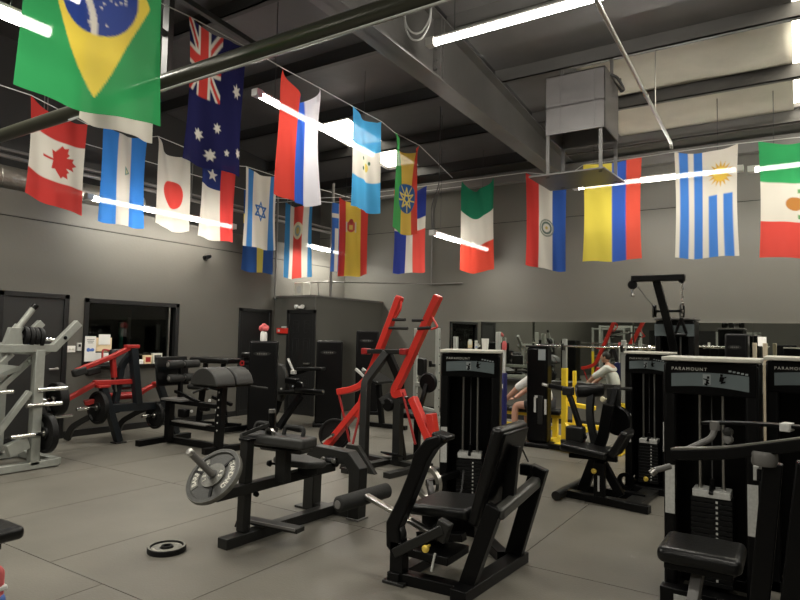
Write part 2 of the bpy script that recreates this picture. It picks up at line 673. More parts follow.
m.span((-6.25, YB - .14, .75), (XR - .02, YB, .80))
struct(m.build('trim_4', M_CHAR, None, bevel=.003))
m = MB()
m.span((XL - .0, 0, 0), (XL + .015, BY, .10))
struct(m.build('baseboard_left', M_DOOR, None, bevel=.003))
m = MB()
m.span((BX, YB - .015, 0), (XR, YB, .10))
struct(m.build('baseboard_back', M_DOOR, None, bevel=.003))


# ------------------------------------------------------------------ tube lights
def tube_light(p, q, label, power=1.0):
    p, q = Vector(p), Vector(q)
    d = (q - p).normalized()
    c = (p + q) / 2
    t = Thing('tube_light', label, 'light', c, 'ceiling tube lights')
    m = t.mb()
    m.bar(p + V(0, 0, .045), q + V(0, 0, .050), .05, .025)
    h = t.part('lamp_housing', M_HOUSING, m)
    m = t.mb()
    m.tube([p + d * .04, q - d * .04], .036, seg=12)
    t.part('lamp_tube', M_LAMP, m, bevel=0)
    for e in (p, q):
        m = t.mb()
        m.box(e + V(0, 0, .01), (.10, .10, .09))
        t.part('end_cap', M_HOUSING, m, parent=h)
    for k in (.12, .88):
        m = t.mb()
        e = p.lerp(q, k)
        m.cyl(e + V(0, 0, .05), (e.x, e.y, roof_z(e.y) + .225), .005, 6)
        t.part('hanging_cord', M_DWIRE, m, bevel=0)
    ld = bpy.data.lights.new('lamp_light', 'AREA')
    ld.shape = 'RECTANGLE'
    ld.size = (q - p).length * .95
    ld.size_y = .08
    ld.energy = LAMP_W * power
    ld.spread = R(165)
    ld.color = (1.0, .96, .85)
    lo = bpy.data.objects.new('lamp_light', ld)
    COL.objects.link(lo)
    lo.parent = t.e
    lo.location = (0, 0, -.05)
    lo.rotation_euler = (0, 0, math.atan2(d.y, d.x))
    return t


tube_light((-3.42, 5.8, 4.88), (-.98, 5.8, 4.88), 'large bright white tube light above the hanging sheet metal box')
tube_light((-3.12, 10.2, 4.15), (-.70, 10.2, 4.15), 'long tube light behind the flag with a yellow sun')
tube_light((-.55, 10.2, 4.12), (1.80, 10.2, 4.12), 'tube light behind the green, white and red flag at the right edge')
tube_light((-5.16, 8.92, 3.33), (-5.16, 11.1, 3.33), 'tilted looking tube light behind the plain green, white and red flag', .6)
tube_light((-5.5, 5.18, 4.50), (-5.5, 7.66, 4.38), 'tube light behind the red, blue and white striped flag')
tube_light((-8.6, 4.92, 3.50), (-8.6, 7.62, 3.50), 'long glaring tube light behind the flag with a red disc', .8)
tube_light((-8.6, 9.52, 3.44), (-8.6, 11.1, 3.40), 'short lit tube light above the corner room, beside the blue, white and red striped flag')
tube_light((-4.3, -.3, 3.63), (-4.3, 2.17, 3.63), 'tube light behind the green flag with a yellow diamond')
for a, b, lab, *pw_ in [  # out-of-view tubes added to put more light on the floor
        ((1.6, 3.0, 4.8), (1.6, 5.4, 4.8), 'unseen tube light over the right side of the hall', .75),
        ((2.4, 8.0, 4.6), (2.4, 10.4, 4.6), 'unseen tube light above the far right corner'),
        ((-1.2, .4, 5.2), (1.2, .4, 5.2), 'unseen tube light overhead above the camera'),
        ((-6.6, 1.2, 5.2), (-6.6, 3.6, 5.2), 'unseen tube light overhead at the left, high above the pipe', 2.5),
        ((-7.2, -3.0, 4.6), (-7.2, -.6, 4.6), 'unseen tube light over the left aisle'),
        ((-3.5, -4.5, 4.9), (-1.1, -4.5, 4.9), 'unseen tube light over the rear of the hall'),
        ((.5, -4.5, 4.9), (2.9, -4.5, 4.9), 'unseen tube light over the rear right of the hall')]:
    tube_light(a, b, lab, *pw_)


# ------------------------------------------------------------------ overhead pipes, wires, hanging box
def single(name, label, cat, m, material, group=None, **k):
    return tag(m.build(name, material, None, **k), label, cat, group)


m = MB((-4, 2.98, 3.58))
m.cyl((XL, 2.98, 3.575), (3.19, 2.98, 3.575), .064, 24)
single('ceiling_pipe', 'thick dark pipe crossing in front of the hanging flags', 'pipe', m, M_PIPE, bevel=0)
m = MB((-4, 2.98, 3.49))
m.cyl((-5.55, 2.95, 3.495), (3.19, 2.95, 3.495), .008, 8)
single('ceiling_wire', 'thin pale wire strung along the underside of the thick dark pipe', 'wire', m, M_WIRE, bevel=0)
m = MB((-1.6, 8, 4.4))
m.tube([(-1.5, 4.2, 4.74), (-1.5, 5.6, 4.66), (-1.5, 9.35, 4.43), (-1.5, 9.4, 4.36)], .022, seg=12)
m.lathe([(.03, -.02), (.03, .06)], (-1.5, 7.6, 4.537), (0, 1, -.06), 12)
m.cyl((-1.5, 8.2, 4.5), (-1.5, 8.2, roof_z(8.2)), .006, 6)
m.cyl((-1.5, 5.2, 4.68), (-1.5, 5.2, roof_z(5.2) + .1), .006, 6)
single('sprinkler_pipe', 'slim pale sprinkler pipe sloping down past the hanging sheet metal box', 'pipe', m, M_ROD, bevel=0)

# hanging box with a tray below
t = Thing('hanging_vent_box', 'grey sheet metal box with an open tray hanging from the ceiling beam', 'vent', (-2.36, 8.1, 3.7))
X0, X1, Y0, Y1 = -2.76, -1.99, 7.66, 8.34
m = t.mb()
for a, b, c, d in [(X0, X1, Y0, Y0 + .015), (X0, X1, Y1 - .015, Y1), (X0, X0 + .015, Y0, Y1), (X1 - .015, X1, Y0, Y1)]:
    m.span((a, c, 4.25), (b, d, 5.03))
m.span((X0, Y0, 5.01), (X1, Y1, 5.03))
m.span((X0, Y0, 4.60), (X1, Y1, 4.62))
box = t.part('sheet_metal_hood', M_BOX, m, bevel=.004)
for x in (X0 + .18, X1 - .16):
    m = t.mb()
    m.span((x, Y0 - .006, 4.28), (x + .03, Y0 + .001, 5.0))
    t.part('folded_seam', M_BOX, m, parent=box, bevel=.002)
for (x, yy) in [(X0 + .03, Y0 + .03), (X1 - .06, Y0 + .03), (X0 + .03, Y1 - .03), (X1 - .03, Y1 - .03)]:
    m = t.mb()
    m.box((x, yy, 4.02), (.045, .02, .66))
    t.part('leg', M_STEEL, m, bevel=.002)
m = t.mb()
m.add([(-2.95, 7.58, 3.70), (-1.98, 7.58, 3.70), (-1.92, 8.42, 3.70), (-2.95, 8.42, 3.70)] + [(-2.95, 7.58, 3.722), (-1.98, 7.58, 3.722), (-1.92, 8.42, 3.722), (-2.95, 8.42, 3.722)],
      [(0, 3, 2, 1), (4, 5, 6, 7), (0, 1, 5, 4), (1, 2, 6, 5), (2, 3, 7, 6), (3, 0, 4, 7)])
t.part('tray', M_STEEL, m, bevel=.003)
m = t.mb()
m.add([(-2.7, 7.9, 3.722), (-2.3, 7.9, 3.722), (-2.3, 8.3, 3.722), (-2.7, 8.3, 3.722), (-2.6, 8.0, 3.80), (-2.4, 8.0, 3.80), (-2.4, 8.2, 3.80), (-2.6, 8.2, 3.80)],
      [(0, 1, 5, 4), (1, 2, 6, 5), (2, 3, 7, 6), (3, 0, 4, 7), (4, 5, 6, 7)])
t.part('deflector', M_STEEL, m, bevel=0)
for k in (0, 1, 2):
    m = t.mb()
    m.tube([(-1.98, 7.9 + .1 * k, 5.0), (-1.90, 7.92 + .1 * k, 4.95 - .06 * k), (-1.86, 8.1, 4.85), (-1.93, 8.25, 4.9), (-1.96, 8.3, 5.08)], .018, .05, 8)
    t.part('loose_cable', M_FOIL if k == 1 else M_DWIRE, m, bevel=0)
for x in (X0 + .05, X1 - .05):
    m = t.mb()
    m.span((x - .02, 8.17, 5.03), (x + .02, 8.20, roof_z(8.2) + .01))
    t.part('hanger_strap', M_STEEL, m, bevel=0)

# duct and pipes along the top of the left wall
m = MB((-9.4, 4, 3.7))
m.cyl((-9.30, -4, 3.69), (-9.30, 6.2, 3.69), .17, 24)
for k in range(26):
    m.lathe([(.172, -.01), (.178, 0), (.172, .01)], (-9.30, -3.8 + .39 * k, 3.69), (0, 1, 0), 24)
single('foil_duct', 'crinkled foil duct lying along the top of the left wall behind the maple leaf flag', 'duct', m, M_FOIL, bevel=0)
for i, (z, x) in enumerate([(3.98, -9.25), (4.10, -9.35)]):
    m = MB((x, 4, z))
    m.cyl((x, -4, z), (x, 11.4, z), .03, 12)
    for k in range(6):
        m.cyl((x, -3.2 + 2.6 * k, z), (x, -3.2 + 2.6 * k, roof_z(-3.2 + 2.6 * k) + .1), .008, 6)
    single('conduit_pipe', ['lower thin conduit above the foil duct', 'upper thin conduit above the foil duct'][i], 'pipe', m, M_STEEL, bevel=0)
# conduit run on the back wall above the corner room
m = MB((-7.9, 9.4, 3))
m.tube([(-8.02, 9.74, 2.36), (-8.02, 9.74, 4.7)], .03, seg=10)
m.tube([(-8.75, 9.62, 2.36), (-8.75, 9.62, 2.50), (-8.60, 9.62, 2.66), (-7.98, 9.74, 2.66), (-6.65, 11.46, 2.72)], .014, .05, 8)
m.tube([(-6.65, 11.46, 2.70), (-6.65, 11.46, 4.6)], .014, seg=8)
m.tube([(-6.65, 11.46, 2.72), (-5.9, 11.46, 2.72)], .014, seg=8)
m.tube([(-8.3, 9.66, 2.66), (-8.22, 9.62, 2.36)], .014, seg=8)
m.cyl((-9.0, 9.15, 2.3), (-9.0, 9.15, 4.6), .02, 8)
single('conduit_pipe', 'grey electrical conduit bending across the top of the corner room', 'pipe', m, M_STEEL, bevel=0)
# dark hanger bar and rod by the navy flag
m = MB((-5.1, 3.75, 4.5))
m.box((-5.27, 3.74, 4.9), (.10, .06, 1.5))
m.bar((-5.27, 3.74, 5.05), (-5.27, 1.2, 5.45), .06, .06)
m.bar((-5.27, 3.74, 4.55), (-5.27, 1.2, 5.0), .05, .05)
m.bar((-5.27, 3.74, 5.02), (-5.27, 5.2, 4.92), .06, .06)
single('ceiling_hanger', 'dark steel hanger frame at the top of the navy flag with a union emblem', 'hanger', m, M_DWIRE, bevel=.003)
m = MB((-5.16, 3.62, 4.3))
m.cyl((-5.3, 3.55, 3.9), (-5.3, 3.55, 5.0), .014, 8)
m.bar((-5.3, 3.55, 5.0), (-5.3, 2.6, 5.15), .02, .02)
single('hanger_rod', 'thin pale rod beside the dark hanger frame', 'rod', m, M_ROD, bevel=0)
# coiled cable at the girder
m = MB((-3.5, 5.75, 5))
for k, (w, h) in enumerate([(.34, .42), (.26, .34)]):
    m.tube([(-3.60, 5.50, 5.30), (-3.58, 5.50, 5.25 - h * .7), (-3.52, 5.55, 5.25 - h), (-3.44, 5.62, 5.25 - h * .95), (-3.36, 5.64 + w * .1, 5.25 - h * .5), (-3.34, 5.65, 5.4)], .011, .12, 8)
m.tube([(-3.34, 5.65, 5.4), (-2.9, 5.6, 5.70), (-2.3, 5.5, 5.78)], .012, .1, 8)
single('hanging_cable', 'loops of white cable hanging by the end of the large tube light', 'cable', m, M_WIRE, bevel=0)
m = MB((-5.1, 8.95, 3.9))
m.tube([(-5.13, 8.84, 3.38), (-5.16, 8.84, 3.75), (-5.02, 8.86, 4.15), (-5.02, 8.86, 5.47)], .010, .1, 8)
m.tube([(-5.09, 8.84, 3.38), (-5.12, 8.84, 3.62), (-5.0, 8.86, 4.1)], .008, .1, 8)
single('hanging_cable', 'twisted cable holding the tilted tube light behind the plain green, white and red flag', 'cable', m, M_DWIRE, bevel=0)


# ------------------------------------------------------------------ flags
def star(S, T, cx, cy, r, n, inner=.42, rot=-90, asp=1.0):
    dx, dy = (S - cx), (T - cy) * asp
    rr = np.hypot(dx, dy)
    a = (np.degrees(np.arctan2(dy, dx)) - rot) % (360 / n)
    a = np.minimum(a, 360 / n - a)
    ar, h = np.radians(a), math.pi / n
    # boundary line from tip (r,0) to the notch
    x1, y1 = r, 0.0
    x2, y2 = r * inner * math.cos(h), r * inner * math.sin(h)
    den = (y2 - y1) * np.cos(ar) - (x2 - x1) * np.sin(ar)
    lim = ((y2 - y1) * x1 - (x2 - x1) * y1) / den
    return rr <= lim


def inpoly(S, T, P):
    ins = np.zeros(S.shape, bool)
    n = len(P)
    for i in range(n):
        (x1, y1), (x2, y2) = P[i], P[(i + 1) % n]
        c = ((y1 > T) != (y2 > T)) & (S < (x2 - x1) * (T - y1) / ((y2 - y1) if abs(y2 - y1) > 1e-9 else 1e-9) + x1)
        ins ^= c
    return ins


def seg(S, T, a, b, w, asp):
    ax, ay, bx, by = a[0], a[1] * asp, b[0], b[1] * asp
    px, py = S - ax, T * asp - ay
    d = (bx - ax, by - ay)
    L = d[0] ** 2 + d[1] ** 2
    k = np.clip((px * d[0] + py * d[1]) / L, 0, 1)
    return np.hypot(px - k * d[0], py - k * d[1]) < w


ASP = 1.524 / .914
LEAF = [(0, -1), (.16, -.70), (.38, -.80), (.30, -.32), (.52, -.52), (.60, -.38), (.92, -.44), (.82, -.18), (.97, -.06), (.50, .30), (.56, .50),
        (.06, .42), (.07, .95), (-.07, .95), (-.06, .42), (-.56, .50), (-.50, .30), (-.97, -.06), (-.82, -.18), (-.92, -.44), (-.60, -.38), (-.52, -.52), (-.30, -.32), (-.38, -.80), (-.16, -.70)]
RED, BLU, WHT, YEL, GRN = 'd23a32', '2b62c4', 'dad4c8', 'e8cf45', '2f9a5a'


def paint(kind, S, T):
    C = np.zeros(S.shape + (3,))

    def put(mask, col):
        C[mask] = lin(col)
    al = np.ones(S.shape, bool)
    put(al, WHT)
    U = T * ASP                         # same unit as S
    if kind == 'brazil':
        put(al, '2e9655')
        put(np.abs(S - .5) / (.5 - 1.7 / 14) + np.abs(T - .5) / (.5 - 1.3 / 20) <= 1, 'e6cb3c')
        d = np.hypot(S - .5, (T - .5) * ASP)
        put(d < .285, '27408e')
        q = np.hypot(S + .02, (T - .66) * ASP)
        put((d < .285) & (np.abs(q - .50) < .022), WHT)
        rs = random.Random(5)
        for _ in range(26):
            a, r_ = rs.uniform(0, 6.28), rs.uniform(.05, .22)
            x, y_ = .5 + r_ * math.cos(a), r_ * math.sin(a)
            if x > .42:
                put(np.hypot(S - x, (T - .5) * ASP - y_) < .009, WHT)
    elif kind == 'australia':
        put(al, '23234f')
        j = (S < .56) & (T < .5)
        s, t = S / .56, T / .5
        asp = .5 * ASP / .56
        for a, b in (((0, 0), (1, 1)), ((1, 0), (0, 1))):
            put(j & seg(s, t, a, b, .11, asp), WHT)
        for a, b in (((0, 0), (1, 1)), ((1, 0), (0, 1))):
            put(j & seg(s, t, a, b, .045, asp), RED)
        put(j & ((np.abs(s - .5) < .19) | (np.abs(t - .5) < .14)), WHT)
        put(j & ((np.abs(s - .5) < .12) | (np.abs(t - .5) < .085)), RED)
        put(star(S, U, .86, .37 * ASP, .105, 7, .5), WHT)
        for x, y_, r_ in ((.25, .77, .085), (.52, .69, .075), (.42, .90, .085), (.70, .86, .05), (.95, .83, .07)):
            put(star(S, U, x, y_ * ASP, r_, 7 if r_ > .06 else 5, .5), WHT)
    elif kind == 'tri_rbw':
        put(S < .36, 'dd4234')
        put((S >= .36) & (S < .68), '2b5fcb')
        put(S >= .68, 'dedbe2')
    elif kind == 'guatemala':
        put((T < .34) | (T > .67), '3fa5dd')
        put(np.hypot(S - .5, (T - .5) * ASP) < .14, 'd8d9c2')
        put(np.hypot(S - .52, (T - .52) * ASP) < .08, 'd9c05a')
        for x, y_ in ((.36, .44), (.36, .55), (.62, .46)):
            put(np.hypot(S - x, (T - y_) * ASP) < .035, '4d6b52')
    elif kind == 'ethiopia':
        put(S < .36, '3fa055')
        put((S >= .36) & (S < .68), 'eac34b')
        put(S >= .68, 'd9412f')
        d = np.hypot(S - .52, (T - .56) * ASP)
        put(d < .30, '2f5f9c')
        for k in range(5):
            a = R(-90 + 72 * k)
            b = R(-90 + 72 * k + 144)
            put(seg(S, T, (.52 + .22 * math.cos(a), .56 + .22 * math.sin(a) / ASP), (.52 + .22 * math.cos(b), .56 + .22 * math.sin(b) / ASP), .016, ASP), 'e6d660')
            a += R(36)
            put(seg(S, T, (.52 + .12 * math.cos(a), .56 + .12 * math.sin(a) / ASP), (.52 + .27 * math.cos(a), .56 + .27 * math.sin(a) / ASP), .012, ASP), 'e6d660')
    elif kind == 'canada':
        put((T < .27) | (T > .73), 'c2342f')
        # leaf lies on its side: tip to the right
        put(inpoly(S, T, [(.55 + -y_ * .31, .49 + x * .19) for x, y_ in LEAF]), 'c2342f')
    elif kind == 'nicaragua':
        put((S < .33) | (S > .66), '2b7fd6')
        put(inpoly(S, T, [(.50, .34), (.62, .415), (.50, .445)]), '4c8a80')
        put(inpoly(S, T, [(.52, .37), (.58, .41), (.52, .43)]), 'd2c89a')
    elif kind == 'japan':
        put(np.hypot(S - .5, (T - .52) * ASP) < .30, 'd84038')
    elif kind == 'chile':
        put(S > .56, 'd23a36')
        put((S <= .56) & (T < .34), '27336e')
        put(star(S, U, .34, .16 * ASP, .15, 5, .40), WHT)
    elif kind == 'israel':
        put(((S > .07) & (S < .22)) | ((S > .78) & (S < .93)), '3b7fc4')
        for rot in (90, -90):
            P = [(.5 + .21 * math.cos(R(rot + 120 * k)), .5 + .21 * math.sin(R(rot + 120 * k)) / ASP) for k in range(3)]
            for k in range(3):
                put(seg(S, T, P[k], P[(k + 1) % 3], .022, ASP), '3566a8')
    elif kind == 'sweden':
        put(al, '2a5599')
        put((np.abs(S - .54) < .10) | (np.abs(T - .36) < .06), 'e0cf58')
    elif kind == 'costarica':
        put((S < .15) | (S > .85), '2f7fb8')
        put((S > .32) & (S < .68), 'd9453c')
        d = np.hypot(S - .5, (T - .33) * ASP)
        put(d < .20, 'd9d2b0')
        put(d < .13, '8fa9a8')
        put(d < .08, 'c9b064')
    elif kind == 'greece':
        for k in range(9):
            if k % 2 == 0:
                put((S >= k / 9) & (S < (k + 1) / 9), '3466b8')
        j = (S < 5 / 9) & (T < .37)
        put(j, '3466b8')
        put(j & ((np.abs(S - 2.5 / 9) < .055) | (np.abs(T - .185) < .033)), WHT)
    elif kind == 'spain':
        put(al, 'ecc63e')
        put((S < .25) | (S > .76), 'd5392f')
        put(np.hypot(S - .42, (T - .33) * ASP) < .13, 'c8503c')
        put(np.hypot(S - .42, (T - .26) * ASP) < .06, 'a83c34')
        for x in (.28, .56):
            put((np.abs(S - x) < .025) & (np.abs(T - .34) < .07), 'd8c8b0')
        put((np.abs(S - .42) < .05) & (np.abs(T - .34) < .03), 'd9b44c')
    elif kind == 'dominican':
        put((S < .42) ^ (T > .45), '2c3f9c')
        put(~((S < .42) ^ (T > .45)), 'd9463c')
        put(S < .42, '2c3f9c')
        put((S < .42) & (T < .42), 'd9463c')
        put((S >= .42) & (T < .42), '2c3f9c')
        put((S >= .42) & (T >= .42), 'd9463c')
        put((np.abs(S - .52) < .105) | (np.abs(T - .42) < .07), WHT)
        put(np.hypot(S - .52, (T - .42) * ASP) < .06, '8a6a50')
    elif kind == 'italy':
        put(T < .34, '1f7d5c')
        put(T > .67, 'e0452f')
    elif kind == 'paraguay':
        put(S < .34, 'd53630')
        put(S > .66, '274f9e')
        d = np.hypot(S - .53, (T - .54) * ASP)
        put(np.abs(d - .15) < .014, '7e857a')
        put(np.abs(d - .10) < .02, '63736a')
        put(d < .03, 'c9b25c')
    elif kind == 'colombia':
        put(S < .5, 'e3cf42')
        put((S >= .5) & (S < .75), '2f5cc0')
        put(S >= .75, 'e2503a')
    elif kind == 'uruguay':
        for a in (.07, .305):
            put((S > a) & (S < a + .145), '3a7bd0')
        for a in (.545, .785):
            put((S > a) & (S < a + .145) & (T > .42), '3a7bd0')
        put(star(S, U, .74, .23 * ASP, .21, 16, .55), 'd9a93a')
        put(np.hypot(S - .74, (T - .23) * ASP) < .11, 'e6bf3e')
    elif kind == 'mexico':
        put(T < .35, '2fa45f')
        put(T > .69, 'e0463a')
        d = np.hypot(S - .55, (T - .53) * ASP)
        put((np.abs(d - .19) < .03) & (S > .5), '5c9a5a')
        put(np.hypot((S - .46) / 1.2, (T - .53) * ASP) < .10, 'b97a34')
        put(np.hypot(S - .58, (T - .47) * ASP) < .05, '8f6a38')
    return C


def cloth_mat():
    m = bpy.data.materials.new('flag_cloth')
    m.use_nodes = True
    nt = m.node_tree
    nt.nodes.clear()
    o = nt.nodes.new('ShaderNodeOutputMaterial')
    at = nt.nodes.new('ShaderNodeAttribute')
    at.attribute_name = 'Dye'
    d = nt.nodes.new('ShaderNodeBsdfDiffuse')
    tr = nt.nodes.new('ShaderNodeBsdfTranslucent')
    tp = nt.nodes.new('ShaderNodeBsdfTransparent')
    nt.links.new(at.outputs['Color'], d.inputs[0])
    nt.links.new(at.outputs['Color'], tr.inputs[0])
    tp.inputs[0].default_value = (1, 1, 1, 1)
    a = nt.nodes.new('ShaderNodeMixShader')
    a.inputs[0].default_value = .33
    nt.links.new(d.outputs[0], a.inputs[1])
    nt.links.new(tr.outputs[0], a.inputs[2])
    b = nt.nodes.new('ShaderNodeMixShader')
    b.inputs[0].default_value = .035
    nt.links.new(a.outputs[0], b.inputs[1])
    nt.links.new(tp.outputs[0], b.inputs[2])
    nt.links.new(b.outputs[0], o.inputs[0])
    return m


M_CLOTH = cloth_mat()
CORNERS = {}


def flag(kind, label, p0, p1, ztop, length=1.53, dip=.10, wave=.035, ph=0.0, flare=0.0, skew=0.0, dark=1.0, z0=None):
    """p0, p1: the (x, y) of the two top corners as seen left and right; the cloth hangs from both"""
    NS, NT = 88, 140
    s = np.linspace(0, 1, NS + 1)
    t = np.linspace(0, 1, NT + 1)
    S, T = np.meshgrid(s, t, indexing='ij')
    A, B = np.array(p0), np.array(p1)
    d = (B - A) / np.linalg.norm(B - A)
    nrm = np.array([d[1], -d[0]])
    W = np.linalg.norm(B - A)
    sag = dip * (1 - (2 * S - 1) ** 2) * (1 - .75 * T)
    off = wave * (.25 + .75 * T) * np.sin(6.28 * (1.25 * S + ph) + 1.6 * T) + .5 * wave * np.sin(6.28 * (2.7 * S - .6 * T + 2 * ph)) * (.5 + .5 * T)
    off += dip * .35 * np.sin(6.28 * 1.5 * S + ph * 9) * np.exp(-T * 4)
    off *= 1 - (1 - T) ** 12 * np.abs(2 * S - 1) ** 6
    al = (S - .5) * W * (1 + flare * T - .05 * np.sin(3.14 * T)) + .5 * W + skew * T
    wz = .012 * np.sin(6.28 * (S * 1.3 + ph)) * T
    X = A[0] + d[0] * al + nrm[0] * off
    Y = A[1] + d[1] * al + nrm[1] * off
    zt = np.array(ztop if isinstance(ztop, (tuple, list)) else (ztop, ztop))
    Z = zt[0] + (zt[1] - zt[0]) * S - sag - T * length + wz
    o = np.array([(A[0] + B[0]) / 2, (A[1] + B[1]) / 2, zt.mean() - length])
    co = np.stack([X - o[0], Y - o[1], Z - o[2]], -1).reshape(-1, 3)
    I, J = np.meshgrid(np.arange(NS), np.arange(NT), indexing='ij')
    a = (I * (NT + 1) + J).ravel()
    F = np.stack([a, a + 1, a + NT + 2, a + NT + 1], -1)
    me = bpy.data.meshes.new('flag')
    me.from_pydata(co.tolist(), [], F.tolist())
    me.polygons.foreach_set('use_smooth', [True] * len(F))
    ca = me.color_attributes.new('Dye', 'FLOAT_COLOR', 'POINT')
    # average 4 sub samples for clean edges
    C = 0
    for ds, dt in ((-.25, -.25), (.25, -.25), (-.25, .25), (.25, .25)):
        C = C + paint(kind, np.clip(S + ds / NS, 0, 1), np.clip(T + dt / NT, 0, 1))
    C = C / 4 * dark
    C = C * .92 + .08 * C.mean(-1, keepdims=True)
    rgba = np.concatenate([C.reshape(-1, 3), np.ones((C.shape[0] * C.shape[1], 1))], 1)
    ca.data.foreach_set('color', rgba.ravel().astype(np.float32))
    me.materials.append(M_CLOTH)
    ob = bpy.data.objects.new('flag', me)
    COL.objects.link(ob)
    ob.location = o
    tag(ob, label, 'flag', 'flags hanging from ceiling lines')
    CORNERS[kind] = [(*p0, zt[0] - .002), (*p1, zt[1] - .002)]
    return ob


def line(name, pts, label):
    m = MB(pts[0])
    m.tube(pts, .006, seg=6)
    return single(name, label, 'wire', m, M_WIRE, 'flag lines', bevel=0)


# first line, nearest the camera
XA = -5.1
flag('brazil', 'large green flag with a yellow diamond and a starry blue disc', (-3.63, 1.63), (-3.63, 2.53), (4.47, 4.52), 1.54, .06, .03, .1, .05)
flag('white', 'plain white flag mostly hidden behind the green and yellow flag', (XA, 2.80), (XA, 3.52), 4.74, 1.36, .05, .03, .4)
flag('australia', 'navy flag with a red cross emblem and white stars', (XA, 3.85), (XA, 4.62), 4.76, 1.46, .05, .03, .25)
flag('tri_rbw', 'red, blue and white vertically striped flag, plain, bunched at its top', (XA, 5.20), (XA, 5.86), 4.74, 1.50, .28, .045, .6, .12)
flag('guatemala', 'light blue and white banded flag with a small round emblem', (XA, 6.56), (XA, 7.26), 4.73, 1.37, .10, .03, .8)
flag('ethiopia', 'green, yellow and red flag with a blue disc holding a yellow star', (XA, 7.60), (XA, 8.34), 4.67, 1.45, .22, .02, .15)
line('flag_line', [(-5.1, .5, 4.80)] + [c for k in ('white', 'australia', 'tri_rbw', 'guatemala', 'ethiopia') for c in CORNERS[k]] + [(-5.1, 9.47, 4.40)], 'pale wire from which the navy flag with a red cross hangs')
line('flag_line', [(-3.63, .2, 4.7)] + CORNERS['brazil'] + [(-3.63, 3.6, 4.66)], 'wire above the green flag with a yellow diamond')
# second line along the left wall
XW = -8.2
flag('canada', 'red and white flag with a red maple leaf', (XW, 3.86), (XW, 4.62), (4.57, 4.42), 1.27, .10, .02, .3)
flag('nicaragua', 'blue, white and blue striped flag with a tiny triangle emblem', (XW, 4.85), (XW, 5.54), 4.50, 1.38, .08, .03, .55)
flag('japan', 'white flag with a large red disc', (XW, 5.72), (XW, 6.36), (4.57, 4.52), 1.33, .22, .025, .9)
flag('chile', 'white and red flag with a white star on navy at its top', (XW, 6.54), (XW, 7.30), 4.50, 1.35, .08, .03, .2)
flag('israel', 'white flag with two blue stripes and a blue six-pointed star', (XW, 7.52), (XW, 8.29), 4.54, 1.40, .07, .025, .7)
line('flag_line', [(XW, -2.0, 4.60)] + [c for k in ('canada', 'nicaragua', 'japan', 'chile', 'israel') for c in CORNERS[k]] + [(XW, 11.48, 4.6)], 'wire above the red maple leaf flag and the red disc flag')
# third line across the hall
YC = 9.5
flag('sweden', 'blue flag with a yellow cross, half hidden behind the six-pointed star flag', (-8.70, 7.95), (-8.70, 8.78), 4.28, 1.52, .06, .02, .4)
flag('costarica', 'flag of blue, white and red upright stripes with a round pale seal', (-8.95, 9.32), (-8.20, 9.32), 4.33, 1.58, .15, .03, .35)
flag('greece', 'narrow blue and white striped flag tucked behind the red and yellow flag', (-7.92, 9.60), (-7.15, 9.60), 4.27, 1.42, .06, .02, .1)
flag('spain', 'red, yellow and red upright striped flag with a red coat of arms', (-7.66, 9.5), (-6.93, 9.5), 4.33, 1.57, .14, .03, .75)
flag('dominican', 'flag of blue and red quarters divided by a white cross', (-6.36, 9.5), (-5.64, 9.5), 4.33, 1.57, .08, .03, .5)
flag('italy', 'plain green, white and red banded flag with no emblem', (-4.92, 9.5), (-4.33, 9.5), 4.33, 1.58, .22, .03, .2, .08)
flag('paraguay', 'red, white and blue upright striped flag with a round grey seal', (-3.75, 9.5), (-3.06, 9.5), (4.33, 4.18), 1.52, .10, .03, .65)
flag('colombia', 'yellow, blue and red upright striped flag', (-2.80, 9.5), (-1.93, 9.5), 4.33, 1.53, .03, .02, .05)
flag('uruguay', 'white flag with blue stripes and a yellow sun', (-1.48, 9.5), (-.67, 9.5), 4.34, 1.55, .07, .02, .3)
flag('mexico', 'green, white and red banded flag with a brown eagle emblem', (-.43, 9.5), (.45, 9.5), (4.33, 4.30), 1.58, .08, .03, .85)
line('flag_line', [(-9.84, 9.2, 4.36)] + [c for k in ('costarica', 'spain', 'dominican', 'italy', 'paraguay', 'colombia', 'uruguay', 'mexico') for c in CORNERS[k]] + [(4.98, 9.5, 4.36)], 'wire above the row of flags running across the hall')
line('flag_line', [(-8.70, 4.0, 4.30)] + CORNERS['sweden'] + CORNERS['greece'] + [(-6.6, 9.62, 4.27), (-5.0, 9.64, 4.27)], 'short wire above the blue flag with a yellow cross and the narrow striped flag')


# ------------------------------------------------------------------ selector towers
def figure(m, x, z, y, s=1.0, mirror=1):
    """tiny printed training figure on a placard"""
    m.box((x, y, z + .016 * s), (.010 * s, .0015, .011 * s))
    m.prism([(x - .010 * s, z - .012 * s), (x + .006 * s, z - .014 * s), (x + .012 * s * mirror, z + .008 * s), (x - .006 * s, z + .010 * s)], y - .001, y + .001)
    m.prism([(x - .002 * s, z - .014 * s), (x + .016 * s * mirror, z - .010 * s), (x + .016 * s * mirror, z - .017 * s), (x - .004 * s, z - .022 * s)], y - .001, y + .001)
    m.prism([(x + .004 * s, z + .006 * s), (x + .020 * s * mirror, z + .012 * s), (x + .020 * s * mirror, z + .007 * s), (x + .004 * s, z)], y - .001, y + .001)


